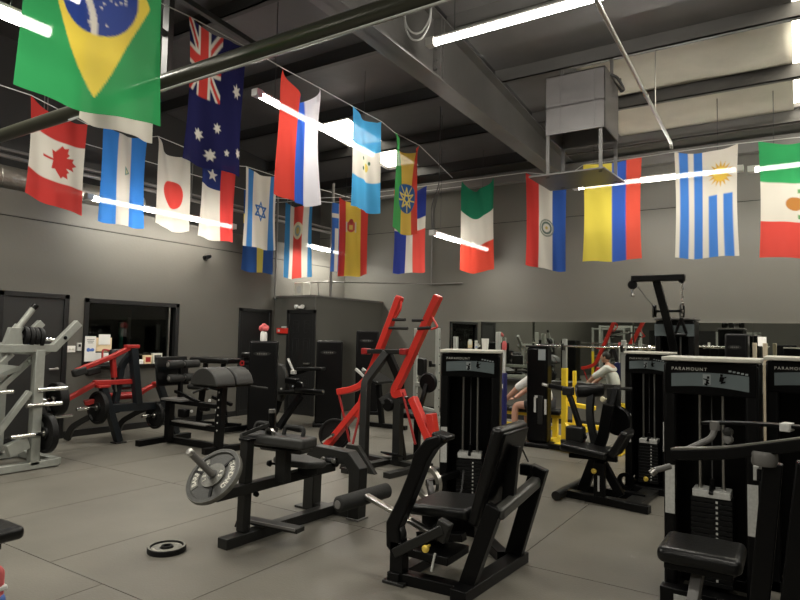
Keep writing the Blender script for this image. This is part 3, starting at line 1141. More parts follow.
def tower(t, x0, x1, y, d=.44, h=1.49, stack_top=.55, name_text='PARAMOUNT', sticks=True, knob=None, pins=True, shelf=M_CREAM, rods=True, rot=0.0):
    """weight stack housing whose front looks towards -Y; y is its front plane"""
    w = x1 - x0
    post = .075
    before = set(t.e.children)
    m = t.mb()
    m.span((x0 + .02, y + d - .04, .05), (x1 - .02, y + d, h - .02))
    m.span((x0, y + .06, .10), (x0 + .025, y + d, h - .02))
    m.span((x1 - .025, y + .06, .10), (x1, y + d, h - .02))
    t.part('weight_stack_shroud', M_GLOSS, m, bevel=.008)
    for xx in (x0, x1 - post):
        m = t.mb()
        m.rail([(xx + post / 2, y + .045, .0), (xx + post / 2, y + .045, h - .03)], post, .09, (0, 1, 0))
        t.part('side_post', M_BLACK, m, bevel=.018, seg=3)
    m = t.mb()
    n = 12
    poly = [(x0 - .01, y + d)] + [(x0 - .01 + (w + .02) * i / n, y - .005 - .055 * math.sin(math.pi * i / n)) for i in range(n + 1)] + [(x1 + .01, y + d)]
    m.prism(poly, h - .012, h + .012, 'z')
    t.part('top_shelf', shelf, m, bevel=.005)
    m = t.mb()
    m.span((x0 + .01, y - .004, h - .22), (x1 - .01, y + .03, h - .02))
    hd = t.part('header_panel', M_GLOSS, m, bevel=.006)
    m = t.mb()
    xa, xb, zc = x0 + .05, x1 - .05, h - .135
    m.prism([(xa + (xb - xa) * i / n, zc - .040 + .016 * math.sin(math.pi * i / n) - .012 * i / n) for i in range(n + 1)] +
            [(xb - (xb - xa) * i / n, zc + .042 + .012 * math.sin(math.pi * i / n)) for i in range(n + 1)], y - .0075, y - .003)
    pl = t.part('placard', M_PLACARD, m, parent=hd, bevel=0)
    if name_text:
        m = t.mb()
        m.span((xa + .42 * (xb - xa), y - .009, zc - .02), (xa + .52 * (xb - xa), y - .0076, zc + .045))
        t.part('pale_panel', M_PLACARDL, m, parent=hd, bevel=0)
        for k, fx in enumerate((.49, .66)):
            m = t.mb()
            figure(m, xa + fx * (xb - xa), zc + .004 + .016 * k, y - .010, 1.35, 1 if k else -1)
            t.part('printed_figure', M_GLOSS, m, parent=hd, bevel=0)
        lettering('lettering', name_text, (xa, y - .0055, h - .070), .027, M_LETTER, hd, t.o, spacing=1.35)
        m = t.mb()
        for k in range(5):
            m.box((xb - .10 + .022 * k, y - .006, h - .066 - .004 * k), (.015, .003, .010))
        t.part('printed_strip', M_PLACARDL, m, parent=hd, bevel=0)
    if rods:
        for fx in (.37, .62):
            m = t.mb()
            m.cyl((x0 + w * fx, y + .12, .10), (x0 + w * fx, y + .12, h - .2), .012, 12)
            t.part('guide_rod', M_ROD, m, bevel=0)
        xa, xb = x0 + w * .28, x0 + w * .72
        m = t.mb()
        z = .10
        while z < stack_top - .055:
            m.span((xa, y + .06, z), (xb, y + .20, z + .028))
            z += .0315
        t.part('weight_stack', M_IRON, m, bevel=.003)
        m = t.mb()
        m.span((xa + .01, y + .05, stack_top - .045), (xb - .01, y + .20, stack_top))
        hp = t.part('head_plate', M_STICK, m, bevel=.004)
        m = t.mb()
        m.cyl(((xa + xb) / 2, y + .12, stack_top), ((xa + xb) / 2, y + .12, stack_top + .06), .018, 12)
        m.tube([((xa + xb) / 2, y + .12, stack_top + .02), ((xa + xb) / 2, y + .05, stack_top - .005), ((xa + xb) / 2, y + .04, stack_top - .015)], .014, seg=8)
        t.part('selector_stem', M_GLOSS, m, parent=hp, bevel=0)
        m = t.mb()
        m.cyl(((xa + xb) / 2, y + .12, stack_top + .06), ((xa + xb) / 2, y + .12, h - .1), .004, 6)
        t.part('lift_cable', M_DWIRE, m, bevel=0)
        if pins:
            m = t.mb()
            z = .14
            while z < stack_top - .06:
                m.box(((xa + xb) / 2 + .03, y + .058, z), (.012, .006, .014))
                z += .0315
            t.part('weight_numbers', M_STICK, m, bevel=0)
        if knob:
            m = t.mb()
            m.lathe([(0, -.045), (.022, -.042), (.026, -.03), (.012, -.02), (.008, .03)], ((xa + xb) / 2 - .015, y + .05, knob), (0, 1, 0), 14)
            t.part('selector_pin', M_KNOB, m, bevel=0)
    if sticks:
        for xx, z0, z1 in ((x0 + post / 2, .52, .82), (x1 - post / 2, .46, .76)):
            m = t.mb()
            m.span((xx - .028, y - .004, z0), (xx + .028, y + .003, z1))
            t.part('instruction_label', M_STICK, m, bevel=0)
    m = t.mb()
    m.span((x0, y, 0), (x1, y + .10, .07))
    m.span((x0, y + d - .08, 0), (x1, y + d, .07))
    m.span((x0, y, 0), (x0 + .07, y + d, .07))
    m.span((x1 - .07, y, 0), (x1, y + d, .07))
    t.part('base_frame', M_BLACK, m, bevel=.006)
    if rot:                              # turn the whole housing about its middle
        c = V((x0 + x1) / 2, y + d / 2, 0) - t.o
        mm = Matrix.Translation(c) @ Matrix.Rotation(rot, 4, 'Z') @ Matrix.Translation(-c)
        for o in t.e.children:
            if o not in before:
                o.matrix_basis = mm @ o.matrix_basis


def pad(t, name, c, s, m=M_VINYL, rx=0, ry=0, rz=0, bev=.03, parent=None):
    b = t.mb()
    b.box(c, s, rz, rx, ry)
    return t.part(name, m, b, parent=parent, bevel=min(bev, min(s) * .42), seg=4)


def roller(t, p, q, r=.05, m=M_FOAM, name='foam_roller', cap=True):
    b = t.mb()
    p, q = Vector(p), Vector(q)
    L = (q - p).length
    b.lathe([(0, 0), (r - .012, 0), (r, .012), (r, L - .012), (r - .012, L), (0, L)], p, q - p, 24)
    o = t.part(name, m, b, bevel=0, angle=50)
    if cap:
        d = (q - p).normalized()
        for e, sgn in ((p, -1), (q, 1)):
            b = t.mb()
            b.lathe([(0, .008), (r * .5, .006), (r * .55, -.004)], e, d * sgn, 16)
            t.part('end_plug', M_STEEL, b, parent=o, bevel=0)
    return o


def knob(t, p, ax, r=.022, m=M_KNOB, parent=None):
    b = t.mb()
    b.lathe([(0, .045), (r * .8, .043), (r, .032), (r * .85, .016), (r * .4, .01), (r * .35, -.03)], p, ax, 16)
    return t.part('knob', m, b, parent=parent, bevel=0)


M_BARGLINT = mat('crossbar_highlight', (.05, .05, .045), .35)  # lighter grey stands for the highlight along the rear crossbar
# ------------------------------------------------------------------ seated leg curl, front centre
t = Thing('leg_curl_machine', 'black seated leg curl machine in front centre with a foam ankle roller', 'gym machine', (-2.0, 4.0, 0))
tower(t, -2.71, -2.20, 4.78, .42, 1.475, .60, knob=None, rot=R(21))
G = t.mb
m = G(); m.bar((-1.75, 3.40, .035), (-1.70, 4.30, .035), .11, .07); t.part('rear_foot', M_BLACK, m)
m = G(); m.bar((-1.78, 3.50, .035), (-2.25, 3.46, .035), .09, .07); t.part('base_rail', M_BLACK, m)
m = G(); m.bar((-1.80, 4.20, .035), (-2.45, 4.85, .035), .09, .07); t.part('base_rail', M_BLACK, m)
m = G(); m.bar((-2.22, 3.40, .035), (-2.22, 3.90, .035), .09, .07); t.part('base_rail', M_BLACK, m)
m = G(); m.box((-2.21, 3.44, .010), (.16, .12, .02)); t.part('foot_plate', M_CHAR, m)
m = G(); m.rail([(-2.21, 3.46, .01), (-2.21, 3.46, .26)], .10, .08, (0, 1, 0)); t.part('front_post', M_BLACK, m)
m = G(); m.rail([(-1.76, 3.55, .05), (-1.585, 3.57, .56)], .10, .07, (0, 1, 0)); m.bar((-1.60, 3.80, .50), (-1.57, 3.82, .90), .08, .05, (0, 1, 0)); m.bar((-1.59, 3.55, .53), (-1.59, 3.86, .53), .05, .06); t.part('back_upright', M_BLACK, m)
m = G(); m.rail([(-1.73, 4.22, .05), (-1.54, 4.22, .70)], .12, .07, (0, 1, 0)); t.part('rear_upright', M_BLACK, m, bevel=.008)
m = G(); m.bar((-1.56, 3.55, .52), (-1.56, 4.22, .60), .075, .075); t.part('rear_crossbar', M_BARGLINT, m, bevel=.02, seg=3)
m = G(); m.box((-1.60, 4.12, .69), (.09, .05, .08)); t.part('bumper', M_GLOSS, m, bevel=.01)
m = G(); m.tube([(-1.63, 3.95, .98), (-1.60, 4.15, .74)], .006, seg=6); t.part('cable', M_DWIRE, m, bevel=0)
b1 = pad(t, 'back_pad', (-1.68, 3.83, .715), (.078, .46, .66), ry=R(15), bev=.03)
m = G(); m.box((-1.635, 3.83, .72), (.025, .40, .58), 0, 0, R(15)); t.part('backing_board', M_GLOSS, m, parent=b1, bevel=.01)
pad(t, 'seat', (-2.02, 3.82, .445), (.46, .46, .075), ry=R(-4), bev=.03)
m = G(); m.rail([(-2.05, 3.80, .40), (-2.10, 3.62, .10)], .09, .07, (1, 0, 0)); t.part('seat_post', M_BLACK, m)
m = G(); m.box((-2.0, 3.76, .34), (.40, .08, .10)); t.part('seat_carrier', M_BLACK, m)
m = G(); m.box((-1.98, 3.60, .30), (.34, .07, .05), 0, 0, R(-8)); m.box((-2.0, 3.60, .20), (.30, .30, .05)); t.part('lower_frame', M_BLACK, m)
# curved lever plate, drawn in the X-Z plane
ctr = [(-1.90, .955), (-1.98, .915), (-2.05, .82), (-2.10, .68), (-2.17, .52), (-2.25, .36), (-2.24, .24), (-2.17, .17)]
wid = [.05, .075, .085, .075, .075, .085, .10, .06]
L, Rr = [], []
for i, (x, z) in enumerate(ctr):
    a = Vector(ctr[max(i - 1, 0)]); b = Vector(ctr[min(i + 1, len(ctr) - 1)])
    d = (b - a).normalized(); n_ = Vector((-d.y, d.x))
    L.append((x + n_.x * wid[i] * .6, z + n_.y * wid[i] * .6)); Rr.append((x - n_.x * wid[i] * .6, z - n_.y * wid[i] * .6))
m = G(); m.prism(L + Rr[::-1], 3.42, 3.52); lv = t.part('lever_arm', M_BLACK, m, bevel=.015, seg=3)
pad(t, 'thigh_pad', (-1.92, 3.50, .965), (.11, .13, .035), M_VINYL, ry=R(12), bev=.014, parent=lv)
m = G(); m.lathe([(0, -.03), (.05, -.03), (.06, -.02), (.06, .02), (.05, .03), (0, .03)], (-2.235, 3.47, .30), (0, 1, 0), 24); t.part('pivot_boss', M_CHAR, m, parent=lv, bevel=0)
m = G(); m.bar((-2.64, 3.66, .445), (-1.96, 3.56, .30), .055, .035); t.part('roller_arm', M_ROD, m, bevel=.010)
roller(t, (-2.70, 3.42, .42), (-2.63, 3.93, .43), .056)
m = G(); m.bar((-2.20, 3.38, .205), (-1.88, 3.44, .40), .035, .06); sl = t.part('adjuster_slide', M_CHAR, m, bevel=.006)
m = G(); m.box((-1.89, 3.46, .385), (.09, .06, .13), 0, 0, R(20)); t.part('adjuster_block', M_CHAR, m, parent=sl, bevel=.008)
knob(t, (-1.965, 3.40, .285), (.1, -1, -.1), .024)
m = G(); m.box((-1.95, 3.45, .18), (.014, .012, .12), 0, 0, R(12)); t.part('adjuster_pin', M_STICK, m, bevel=.002)
m = G(); m.lathe([(.10, -.02), (.135, -.02), (.135, .02), (.10, .02), (.10, -.02)], (-2.52, 4.35, .42), (.2, 1, 0), 28); t.part('cam_wheel', M_ROD, m, bevel=0)
m = G(); m.bar((-2.52, 4.35, .42), (-2.50, 4.86, .42), .05, .05); m.bar((-2.52, 4.37, .42), (-2.05, 3.7, .30), .05, .05); t.part('drive_shaft', M_BLACK, m)
m = G(); m.tube([(-2.45, 4.84, .45), (-2.35, 4.6, .28), (-2.5, 4.45, .3)], .008, .1, 8); t.part('cable', M_DWIRE, m, bevel=0)

# ------------------------------------------------------------------ chest press, front right
t = Thing('chest_press_machine', 'nearest tall black chest press tower with lever arms and a padded seat', 'gym machine', (-.45, 3.8, 0))
G = t.mb
tower(t, -.735, -.205, 4.25, .44, 1.49, .68, knob=.36)
pad(t, 'seat', (-.415, 3.42, .565), (.37, .33, .08), bev=.035)
m = G(); m.box((-.42, 3.42, .51), (.30, .26, .03)); t.part('seat_plate', M_GLOSS, m)
m = G(); m.rail([(-.43, 3.46, .50), (-.46, 3.30, .26)], .075, .05, (1, 0, 0)); sp = t.part('seat_post', M_STEEL, m, bevel=.004)
for k in range(3):
    p = V(-.43, 3.46, .50).lerp(V(-.46, 3.30, .26), .25 + .27 * k)
    m = G(); m.lathe([(0, .002), (.013, .002), (.013, -.004)], p + V(0, -.026, .012), (0, -1, .6), 12); t.part('post_hole', M_GLOSS, m, parent=sp, bevel=0)
m = G(); m.rail([(-.46, 3.34, .32), (-.46, 3.34, .0)], .10, .07, (1, 0, 0)); t.part('seat_column', M_BLACK, m)
m = G(); m.bar((-.46, 3.20, .035), (-.46, 4.30, .035), .09, .07); t.part('base_rail', M_BLACK, m)
m = G(); m.bar((-.74, 4.18, .05), (-.20, 4.18, .05), .09, .10); t.part('front_rail', M_BLACK, m)
m = G(); m.box((-.58, 4.132, .05), (.16, .006, .04)); t.part('serial_plate', M_STICK, m, bevel=0)
m = G(); m.rail([(-.39, 3.28, 1.215), (-.20, 3.24, 1.235), (.10, 3.17, 1.245), (.24, 3.13, 1.24)], .07, .014, (0, 0, 1), .1); m.bar((.05, 3.16, 1.22), (.24, 3.13, 1.22), .05, .06); ua = t.part('upper_lever', M_BLACK, m, bevel=.003)
m = G(); m.rail([(-.50, 3.14, 1.075), (-.30, 3.10, 1.105), (-.14, 3.06, 1.150), (.20, 2.96, 1.25)], .07, .05, (0, 0, 1), .1); la = t.part('lower_lever', M_BLACK, m, bevel=.006)
m = G(); m.rail([(-.50, 3.14, 1.102), (-.30, 3.10, 1.132), (-.14, 3.06, 1.177), (.20, 2.96, 1.277)], .068, .006, (0, 0, 1), .1); t.part('lever_edge', M_ROD, m, parent=la, bevel=0)
m = G(); m.tube([(-.335, 3.24, 1.205), (-.345, 3.22, 1.155), (-.46, 3.16, 1.09), (-.50, 3.13, 1.07)], .014, .03, 12); h1 = t.part('handle', M_STEEL, m, bevel=0)
m = G(); m.tube([(-.51, 3.12, 1.02), (-.57, 3.08, 1.0)], .014, seg=12); h2 = t.part('handle', M_STEEL, m, bevel=0)
m = G(); m.tube([(-.57, 3.08, 1.0), (-.585, 3.07, .985)], .016, seg=12); t.part('end_cap', M_ROD, m, parent=h2, bevel=0)
m = G(); m.lathe([(0, -.02), (.022, -.02), (.024, 0), (.022, .02), (0, .02)], (-.335, 3.24, 1.21), (0, 0, 1), 16); t.part('grip_end', M_STEEL, m, parent=h1, bevel=0)
for z in (1.19, 1.155):
    m = G(); m.lathe([(0, .03), (.018, .028), (.02, .015), (.02, -.02), (0, -.02)], (-.28, 3.22, z), (-.1, -1, .1), 16); t.part('stop_bumper', M_STEEL if z < 1.17 else M_CHAR, m, bevel=0)
m = G(); m.box((-.05, 3.185, 1.238), (.04, .078, .035), R(-13)); t.part('label_band', M_STICK, m, parent=ua, bevel=.003)
m = G(); m.lathe([(0, -.03), (.045, -.03), (.05, -.02), (.05, .02), (.045, .03), (0, .03)], (-.13, 3.05, 1.115), (0, 0, 1), 20); t.part('pivot_boss', M_STEEL, m, parent=la, bevel=0)
for p, q in (((-.10, 3.06, 1.10), (-.20, 3.10, .03)), ((.02, 3.02, 1.12), (-.10, 3.06, .03))):
    m = G(); m.bar(p, q, .075, .05, (0, 1, 0)); t.part('slanted_upright', M_BLACK, m, bevel=.006)
m = G(); m.bar((-.22, 3.08, .03), (.20, 3.05, .03), .08, .06); t.part('base_rail', M_BLACK, m)
m = G(); m.bar((-.15, 3.10, .03), (-.15, 4.30, .03), .08, .06); t.part('base_rail', M_BLACK, m)
m = G(); m.bar((-.15, 3.75, .95), (-.16, 4.25, .99), .04, .05); m.bar((-.14, 3.06, 1.04), (-.15, 3.75, .95), .04, .05); t.part('linkage_bar', M_BLACK, m)
m = G(); m.prism([(-.205, 3.64), (-.11, 3.68), (-.12, 3.72), (-.205, 3.70)], .905, .975, 'z'); t.part('guard_plate', M_STICK, m, bevel=0)

# ------------------------------------------------------------------ tower at the right edge
t = Thing('shoulder_press_machine', 'black weight tower cut off by the right edge, behind the nearest lever arms', 'gym machine', (.08, 4.9, 0))
G = t.mb
tower(t, -.19, .36, 4.75, .44, 1.50, .62, knob=.4, sticks=False)
m = G(); m.bar((.08, 4.85, .035), (.08, 4.45, .035), .09, .07); t.part('base_rail', M_BLACK, m)

# ------------------------------------------------------------------ triceps machine with its tower, centre right
t = Thing('biceps_curl_machine', 'black curl machine with a thick roller pad and small tilted seat back', 'gym machine', (-1.6, 6.5, 0))
G = t.mb
tower(t, -1.58, -1.13, 6.90, .42, 1.47, .56, knob=.15, sticks=True)
m = G(); m.cyl((-2.04, 6.04, .05), (-2.0, 6.96, .05), .045, 16); t.part('front_foot', M_CHAR, m, bevel=0)
m = G(); m.bar((-2.0, 6.28, .04), (-1.18, 6.12, .04), .08, .07); t.part('base_rail', M_BLACK, m)
m = G(); m.bar((-1.98, 6.58, .04), (-1.30, 6.58, .04), .08, .07); t.part('base_rail', M_BLACK, m)
m = G(); m.bar((-1.37, 6.20, .03), (-1.32, 6.92, .03), .16, .05); t.part('tread_plate', M_CHAR, m)
m = G(); m.rail([(-1.90, 6.50, .06), (-1.68, 6.42, .62), (-1.62, 6.40, .95)], .10, .08, (0, 1, 0), .1); t.part('main_upright', M_BLACK, m)
m = G(); m.rail([(-1.50, 6.40, .06), (-1.78, 6.46, .50)], .08, .07, (0, 1, 0)); t.part('cross_strut', M_BLACK, m)
m = G(); m.rail([(-1.66, 6.22, .06), (-1.66, 6.22, .40)], .10, .08, (0, 1, 0)); ps = t.part('seat_post', M_BLACK, m)
m = G(); m.box((-1.66, 6.175, .20), (.018, .006, .15)); t.part('height_scale', M_STICK, m, parent=ps, bevel=0)
knob(t, (-1.69, 6.17, .32), (-.2, -1, 0), .026, M_KNOB)
pad(t, 'seat', (-1.80, 6.30, .50), (.46, .40, .075), ry=R(6), bev=.028)
pad(t, 'seat_back', (-1.47, 6.30, .60), (.07, .36, .28), ry=R(28), bev=.025)
m = G(); m.bar((-1.97, 6.25, .43), (-1.5, 6.25, .44), .06, .05); t.part('seat_rail', M_BLACK, m)
roller(t, (-2.00, 6.56, 1.05), (-1.76, 6.70, 1.07), .075, M_VINYL, 'arm_roller')
m = G(); m.rail([(-1.86, 6.62, 1.02), (-1.86, 6.56, .80), (-1.76, 6.46, .46)], .07, .07, (1, 0, 0), .1); t.part('pad_post', M_BLACK, m)
m = G(); m.rail([(-2.28, 6.52, 1.09), (-2.08, 6.48, 1.07), (-2.02, 6.46, .96), (-1.92, 6.42, .70), (-1.86, 6.40, .58)], .05, .06, (0, 1, 0), .06); ar = t.part('lever_arm', M_BLACK, m, bevel=.01)
m = G(); m.box((-2.06, 6.48, 1.05), (.11, .10, .09)); t.part('grip_block', M_CHAR, m, parent=ar, bevel=.015)
m = G(); m.tube([(-2.30, 6.52, 1.09), (-2.36, 6.53, 1.10)], .016, seg=10); t.part('grip_end', M_ROD, m, parent=ar, bevel=0)
m = G(); m.rail([(-1.60, 6.60, 1.10), (-1.62, 6.55, .95), (-1.70, 6.46, .75)], .06, .06, (0, 1, 0), .05); t.part('lever_arm', M_BLACK, m, bevel=.01)
m = G(); m.tube([(-1.62, 6.62, 1.10), (-1.45, 6.66, 1.10)], .018, seg=10); t.part('handle', M_CHAR, m, bevel=0)
m = G(); m.lathe([(0, -.03), (.14, -.03), (.15, -.02), (.15, .02), (.14, .03), (0, .03)], (-1.58, 6.60, .77), (.3, 1, 0), 28); t.part('cam_wheel', M_BLACK, m, bevel=0)
m = G(); m.box((-1.96, 6.42, .62), (.18, .14, .16)); t.part('pivot_block', M_CHAR, m, bevel=.02)
knob(t, (-1.69, 6.50, .99), (-.3, -1, 0), .030, M_CREAMKNOB)
m = G(); m.lathe([(.05, -.02), (.09, -.02), (.09, .02), (.05, .02), (.05, -.02)], (-1.56, 6.86, .11), (.2, 1, 0), 24); t.part('pulley', M_GLOSS, m, bevel=0)
m = G(); m.box((-1.62, 6.60, 1.0), (.14, .04, .20)); t.part('bracket_plate', M_CHAR, m, bevel=.006)

# ------------------------------------------------------------------ tall cable column behind
t = Thing('cable_pulley_tower', 'tall black cable tower with a T shaped pulley boom rising above the others', 'gym machine', (-1.3, 8.5, 0))
G = t.mb
tower(t, -1.55, -1.09, 8.40, .42, 1.88, .7, name_text='', sticks=False, pins=False, shelf=M_STEEL)
m = G(); m.rail([(-1.30, 8.30, .05), (-1.30, 8.30, 1.45), (-1.36, 8.22, 1.80), (-1.48, 8.12, 2.35)], .09, .08, (0, 1, 0), .25); t.part('mast', M_BLACK, m, bevel=.008)
m = G(); m.box((-1.46, 8.10, 2.375), (.62, .11, .075)); bo = t.part('boom', M_BLACK, m, bevel=.010)
for x, z, r_ in ((-1.76, 2.30, .055), (-1.19, 2.34, .035)):
    m = G(); m.lathe([(0, -.02), (r_, -.02), (r_ * .8, 0), (r_, .02), (0, .02)], (x, 8.10, z), (0, 1, 0), 20); t.part('pulley', M_GLOSS, m, bevel=0)
m = G(); m.bar((-1.52, 8.2, 1.97), (-1.22, 8.2, 1.97), .03, .03); t.part('pulley_axle', M_BLACK, m)
for x in (-1.52, -1.20):
    m = G(); m.lathe([(0, -.02), (.085, -.02), (.07, 0), (.085, .02), (0, .02)], (x, 8.2, 1.97), (1, .3, 0), 20); t.part('pulley', M_GLOSS, m, bevel=0)
m = G(); m.tube([(-1.76, 8.10, 2.26), (-1.76, 8.10, 2.19)], .010, seg=8); m.ball((-1.76, 8.10, 2.17), .022, 10); t.part('snap_hook', M_ROD, m, bevel=0)
m = G(); m.tube([(-1.70, 8.10, 2.28), (-1.52, 8.18, 2.02)], .005, seg=6); t.part('cable', M_DWIRE, m, bevel=0)
m = G()
for k in range(9):
    m.box((-1.185 + .008 * (k % 2), 8.10, 2.28 - .045 * k), (.020, .016, .034), R(45 * (k % 2)))
t.part('chain', M_ROD, m, bevel=.004)
m = G(); m.tube([(-1.19, 8.06, 1.88), (-1.26, 8.06, 1.68), (-1.13, 8.06, 1.68), (-1.19, 8.06, 1.88)], .018, .02, 8); t.part('stirrup_handle', M_GLOSS, m, bevel=0)
for x in (-1.48, -1.16):
    m = G(); m.box((x, 8.38, 1.74), (.14, .006, .15)); t.part('placard', M_PLACARD, m, bevel=0)
m = G(); m.bar((-1.32, 8.35, .04), (-1.32, 7.7, .04), .09, .07); m.bar((-1.6, 7.72, .04), (-1.04, 7.72, .04), .09, .07); t.part('base_rail', M_BLACK, m)

# ------------------------------------------------------------------ slim tower
t = Thing('slim_weight_tower', 'slim black weight tower standing in front of the seated person', 'gym machine', (-3.27, 8.9, 0))
G = t.mb
m = G(); m.box((-3.27, 8.90, .77), (.32, .22, 1.40)); sh = t.part('weight_stack_shroud', M_GLOSS, m, bevel=.04, seg=4)
m = G(); m.box((-3.27, 8.91, 1.48), (.35, .26, .025)); t.part('top_shelf', M_CHAR, m, bevel=.006)
m = G(); m.box((-3.19, 8.786, 1.36), (.11, .006, .16)); t.part('placard', M_PLACARDL, m, parent=sh, bevel=0)
m = G(); m.box((-3.21, 8.785, .55), (.08, .02, .42)); t.part('weight_window', M_CHAR, m, parent=sh, bevel=.02)
for x, z in ((-3.29, .62), (-3.13, .60)):
    m = G(); m.box((x, 8.785, z), (.03, .006, .22)); t.part('instruction_label', M_STICK, m, parent=sh, bevel=0)
m = G(); m.box((-3.26, 8.785, .74), (.07, .006, .035)); t.part('instruction_label', M_STICK, m, parent=sh, bevel=0)
m = G(); m.box((-3.27, 8.90, .035), (.42, .32, .07)); t.part('base_frame', M_BLACK, m, bevel=.02)
m = G(); m.bar((-3.1, 8.80, .05), (-2.45, 8.55, .05), .08, .07); t.part('base_rail', M_BLACK, m)
m = G(); m.rail([(-2.84, 8.7, .05), (-2.84, 8.7, .15), (-2.55, 8.6, .15), (-2.55, 8.6, .05)], .05, .05, (0, 1, 0)); t.part('foot_bar', M_CHAR, m)


# ------------------------------------------------------------------ weight plates
def plate(name, label, c, ax, rad=.225, th=.035, face=M_IRON, letters=None, group='weight plates', hole=.026, style='rim', faces=None):
    ax = Vector(ax).normalized()
    t = Thing(name, label, 'weight plate', c, group)
    m = t.mb()
    h = th / 2
    pr = [(hole, -h * .9), (rad * .30, -h * .9), (rad * .33, -h * .3), (rad * .82, -h * .3), (rad * .86, -h), (rad * .97, -h), (rad, -h * .7),
          (rad, h * .7), (rad * .97, h), (rad * .86, h), (rad * .82, h * .3), (rad * .33, h * .3), (rad * .30, h * .9), (hole, h * .9), (hole, -h * .9)]
    m.lathe(pr, c, ax, 48)
    body = t.part('plate_body', face, m, bevel=0, angle=30)
    m = t.mb()
    m.lathe([(hole, -h - .002), (hole + .012, -h - .002), (hole + .014, h + .002), (hole, h + .002), (hole, -h - .002)], c, ax, 24)
    t.part('hub_ring', M_ROD if style == 'chrome' else face, m, bevel=0)
    return t, body


def loaded(label, c, ax, rad=.225, th=.04):
    return plate('weight_plate', label, c, ax, rad, th, M_IRON, style='chrome')


# ------------------------------------------------------------------ seated calf raise, front left of centre
t = Thing('calf_raise_machine', 'charcoal seated calf raise machine with a lettered weight plate on its sloping peg', 'gym machine', (-3.5, 3.8, 0))
G = t.mb
m = G(); m.bar((-3.59, 3.19, .038), (-3.57, 3.80, .038), .105, .076); t.part('front_foot', M_CHAR, m)
m = G(); m.bar((-3.57, 3.70, .045), (-3.52, 4.50, .045), .09, .08); t.part('base_rail', M_CHAR, m)
m = G(); m.bar((-3.85, 4.40, .035), (-3.20, 4.40, .035), .09, .06); t.part('rear_foot', M_CHAR, m)
m = G(); m.box((-3.83, 4.40, .01), (.20, .13, .02)); t.part('foot_plate', M_CHAR, m)
m = G(); m.box((-3.46, 3.56, .115), (.56, .10, .035), R(6)); fr = t.part('foot_rest', M_CHAR, m)
m = G(); m.box((-3.46, 3.51, .125), (.54, .012, .02), R(6)); t.part('grip_strip', M_STEEL, m, parent=fr, bevel=.002)
m = G(); m.prism([(-3.70, .09), (-3.55, .09), (-3.58, .19), (-3.66, .19)], 3.40, 3.42); t.part('gusset', M_CHAR, m)
m = G(); m.rail([(-3.60, 3.40, .08), (-3.585, 3.40, .77)], .075, .075, (0, 1, 0)); po = t.part('front_post', M_CHAR, m)
m = G(); m.box((-3.585, 3.40, .775), (.10, .09, .02)); t.part('post_cap', M_GLOSS, m, parent=po)
m = G(); m.bar((-3.60, 3.10, .40), (-3.50, 4.34, .43), .085, .075); lv = t.part('lever_beam', M_CHAR, m)
m = G(); m.rail([(-3.45, 3.66, .43), (-3.45, 3.66, .74)], .11, .07, (0, 1, 0)); t.part('pad_post', M_CHAR, m)
m = G(); m.lathe([(0, .05), (.02, .048), (.026, .03), (.026, .02), (.01, .01), (.01, -.05)], (-3.53, 3.63, .56), (-1, -.3, 0), 16); t.part('knob', M_GLOSS, m, bevel=0)
m = G(); m.lathe([(0, .05), (.018, .048), (.022, .03), (.022, .02), (.01, .01), (.01, -.05)], (-3.545, 3.46, .36), (1, -.5, 0), 16); t.part('knob', M_GLOSS, m, bevel=0)
pad(t, 'thigh_pad', (-3.44, 3.58, .765), (.64, .19, .085), M_VINYLG, rz=R(5), bev=.025)
pad(t, 'thigh_pad', (-3.50, 3.74, .675), (.42, .17, .055), M_VINYLG, rz=R(5), bev=.02)
for x in (-3.63, -3.31):
    m = G(); m.tube([(x - .09, 3.60, .79), (x - .09, 3.62, .87), (x + .09, 3.64, .87), (x + .09, 3.62, .79)], .017, .04, 10); t.part('handle', M_FOAM, m, bevel=0)
m = G(); m.tube([(-3.47, 3.54, .79), (-3.47, 3.54, .99)], .026, seg=14); sh = t.part('stop_handle', M_GLOSS, m, bevel=0)
m = G(); m.tube([(-3.47, 3.54, .975), (-3.47, 3.54, 1.002)], .027, seg=14); t.part('end_cap', M_STEEL, m, parent=sh, bevel=0)
m = G(); m.lathe([(.028, -.012), (.045, -.012), (.045, .012), (.028, .012), (.028, -.012)], (-3.47, 3.525, .82), (0, 1, .3), 16); t.part('clamp_ring', M_ROD, m, parent=sh, bevel=0)
m = G(); m.bar((-3.66, 3.42, .80), (-3.47, 3.52, .89), .035, .03); t.part('safety_catch', M_CHAR, m)
m = G(); m.box((-3.46, 3.60, .71), (.40, .12, .03), R(5)); t.part('pad_plate', M_GLOSS, m)
st = G()
st.prism([(-3.76, 3.86), (-3.60, 3.80), (-3.36, 3.84), (-3.28, 3.94), (-3.30, 4.02), (-3.46, 4.06), (-3.62, 4.12), (-3.74, 4.10)], .50, .555, 'z'); t.part('seat', M_VINYLG, st, bevel=.02, seg=4)
m = G(); m.rail([(-3.47, 3.98, .42), (-3.47, 3.98, .51)], .12, .12, (0, 1, 0)); t.part('seat_post', M_CHAR, m)
ar = [(-3.87, 0), (-3.83, .46), (-3.74, .585), (-3.30, .575), (-3.17, .44), (-3.20, 0)]
ai = [(-3.32, 0), (-3.30, .40), (-3.36, .46), (-3.66, .46), (-3.72, .40), (-3.75, 0)]
m = G(); m.prism([(-3.83, .0), (-3.82, .46), (-3.74, .585), (-3.32, .575), (-3.19, .44), (-3.20, 0), (-3.31, 0), (-3.31, .40), (-3.36, .46), (-3.66, .46), (-3.705, .41), (-3.71, 0)], 4.33, 4.45); t.part('rear_arch', M_CHAR, m, bevel=.006)
m = G(); m.box((-3.25, 4.39, .008), (.13, .15, .016)); t.part('foot_plate', M_STEEL, m)
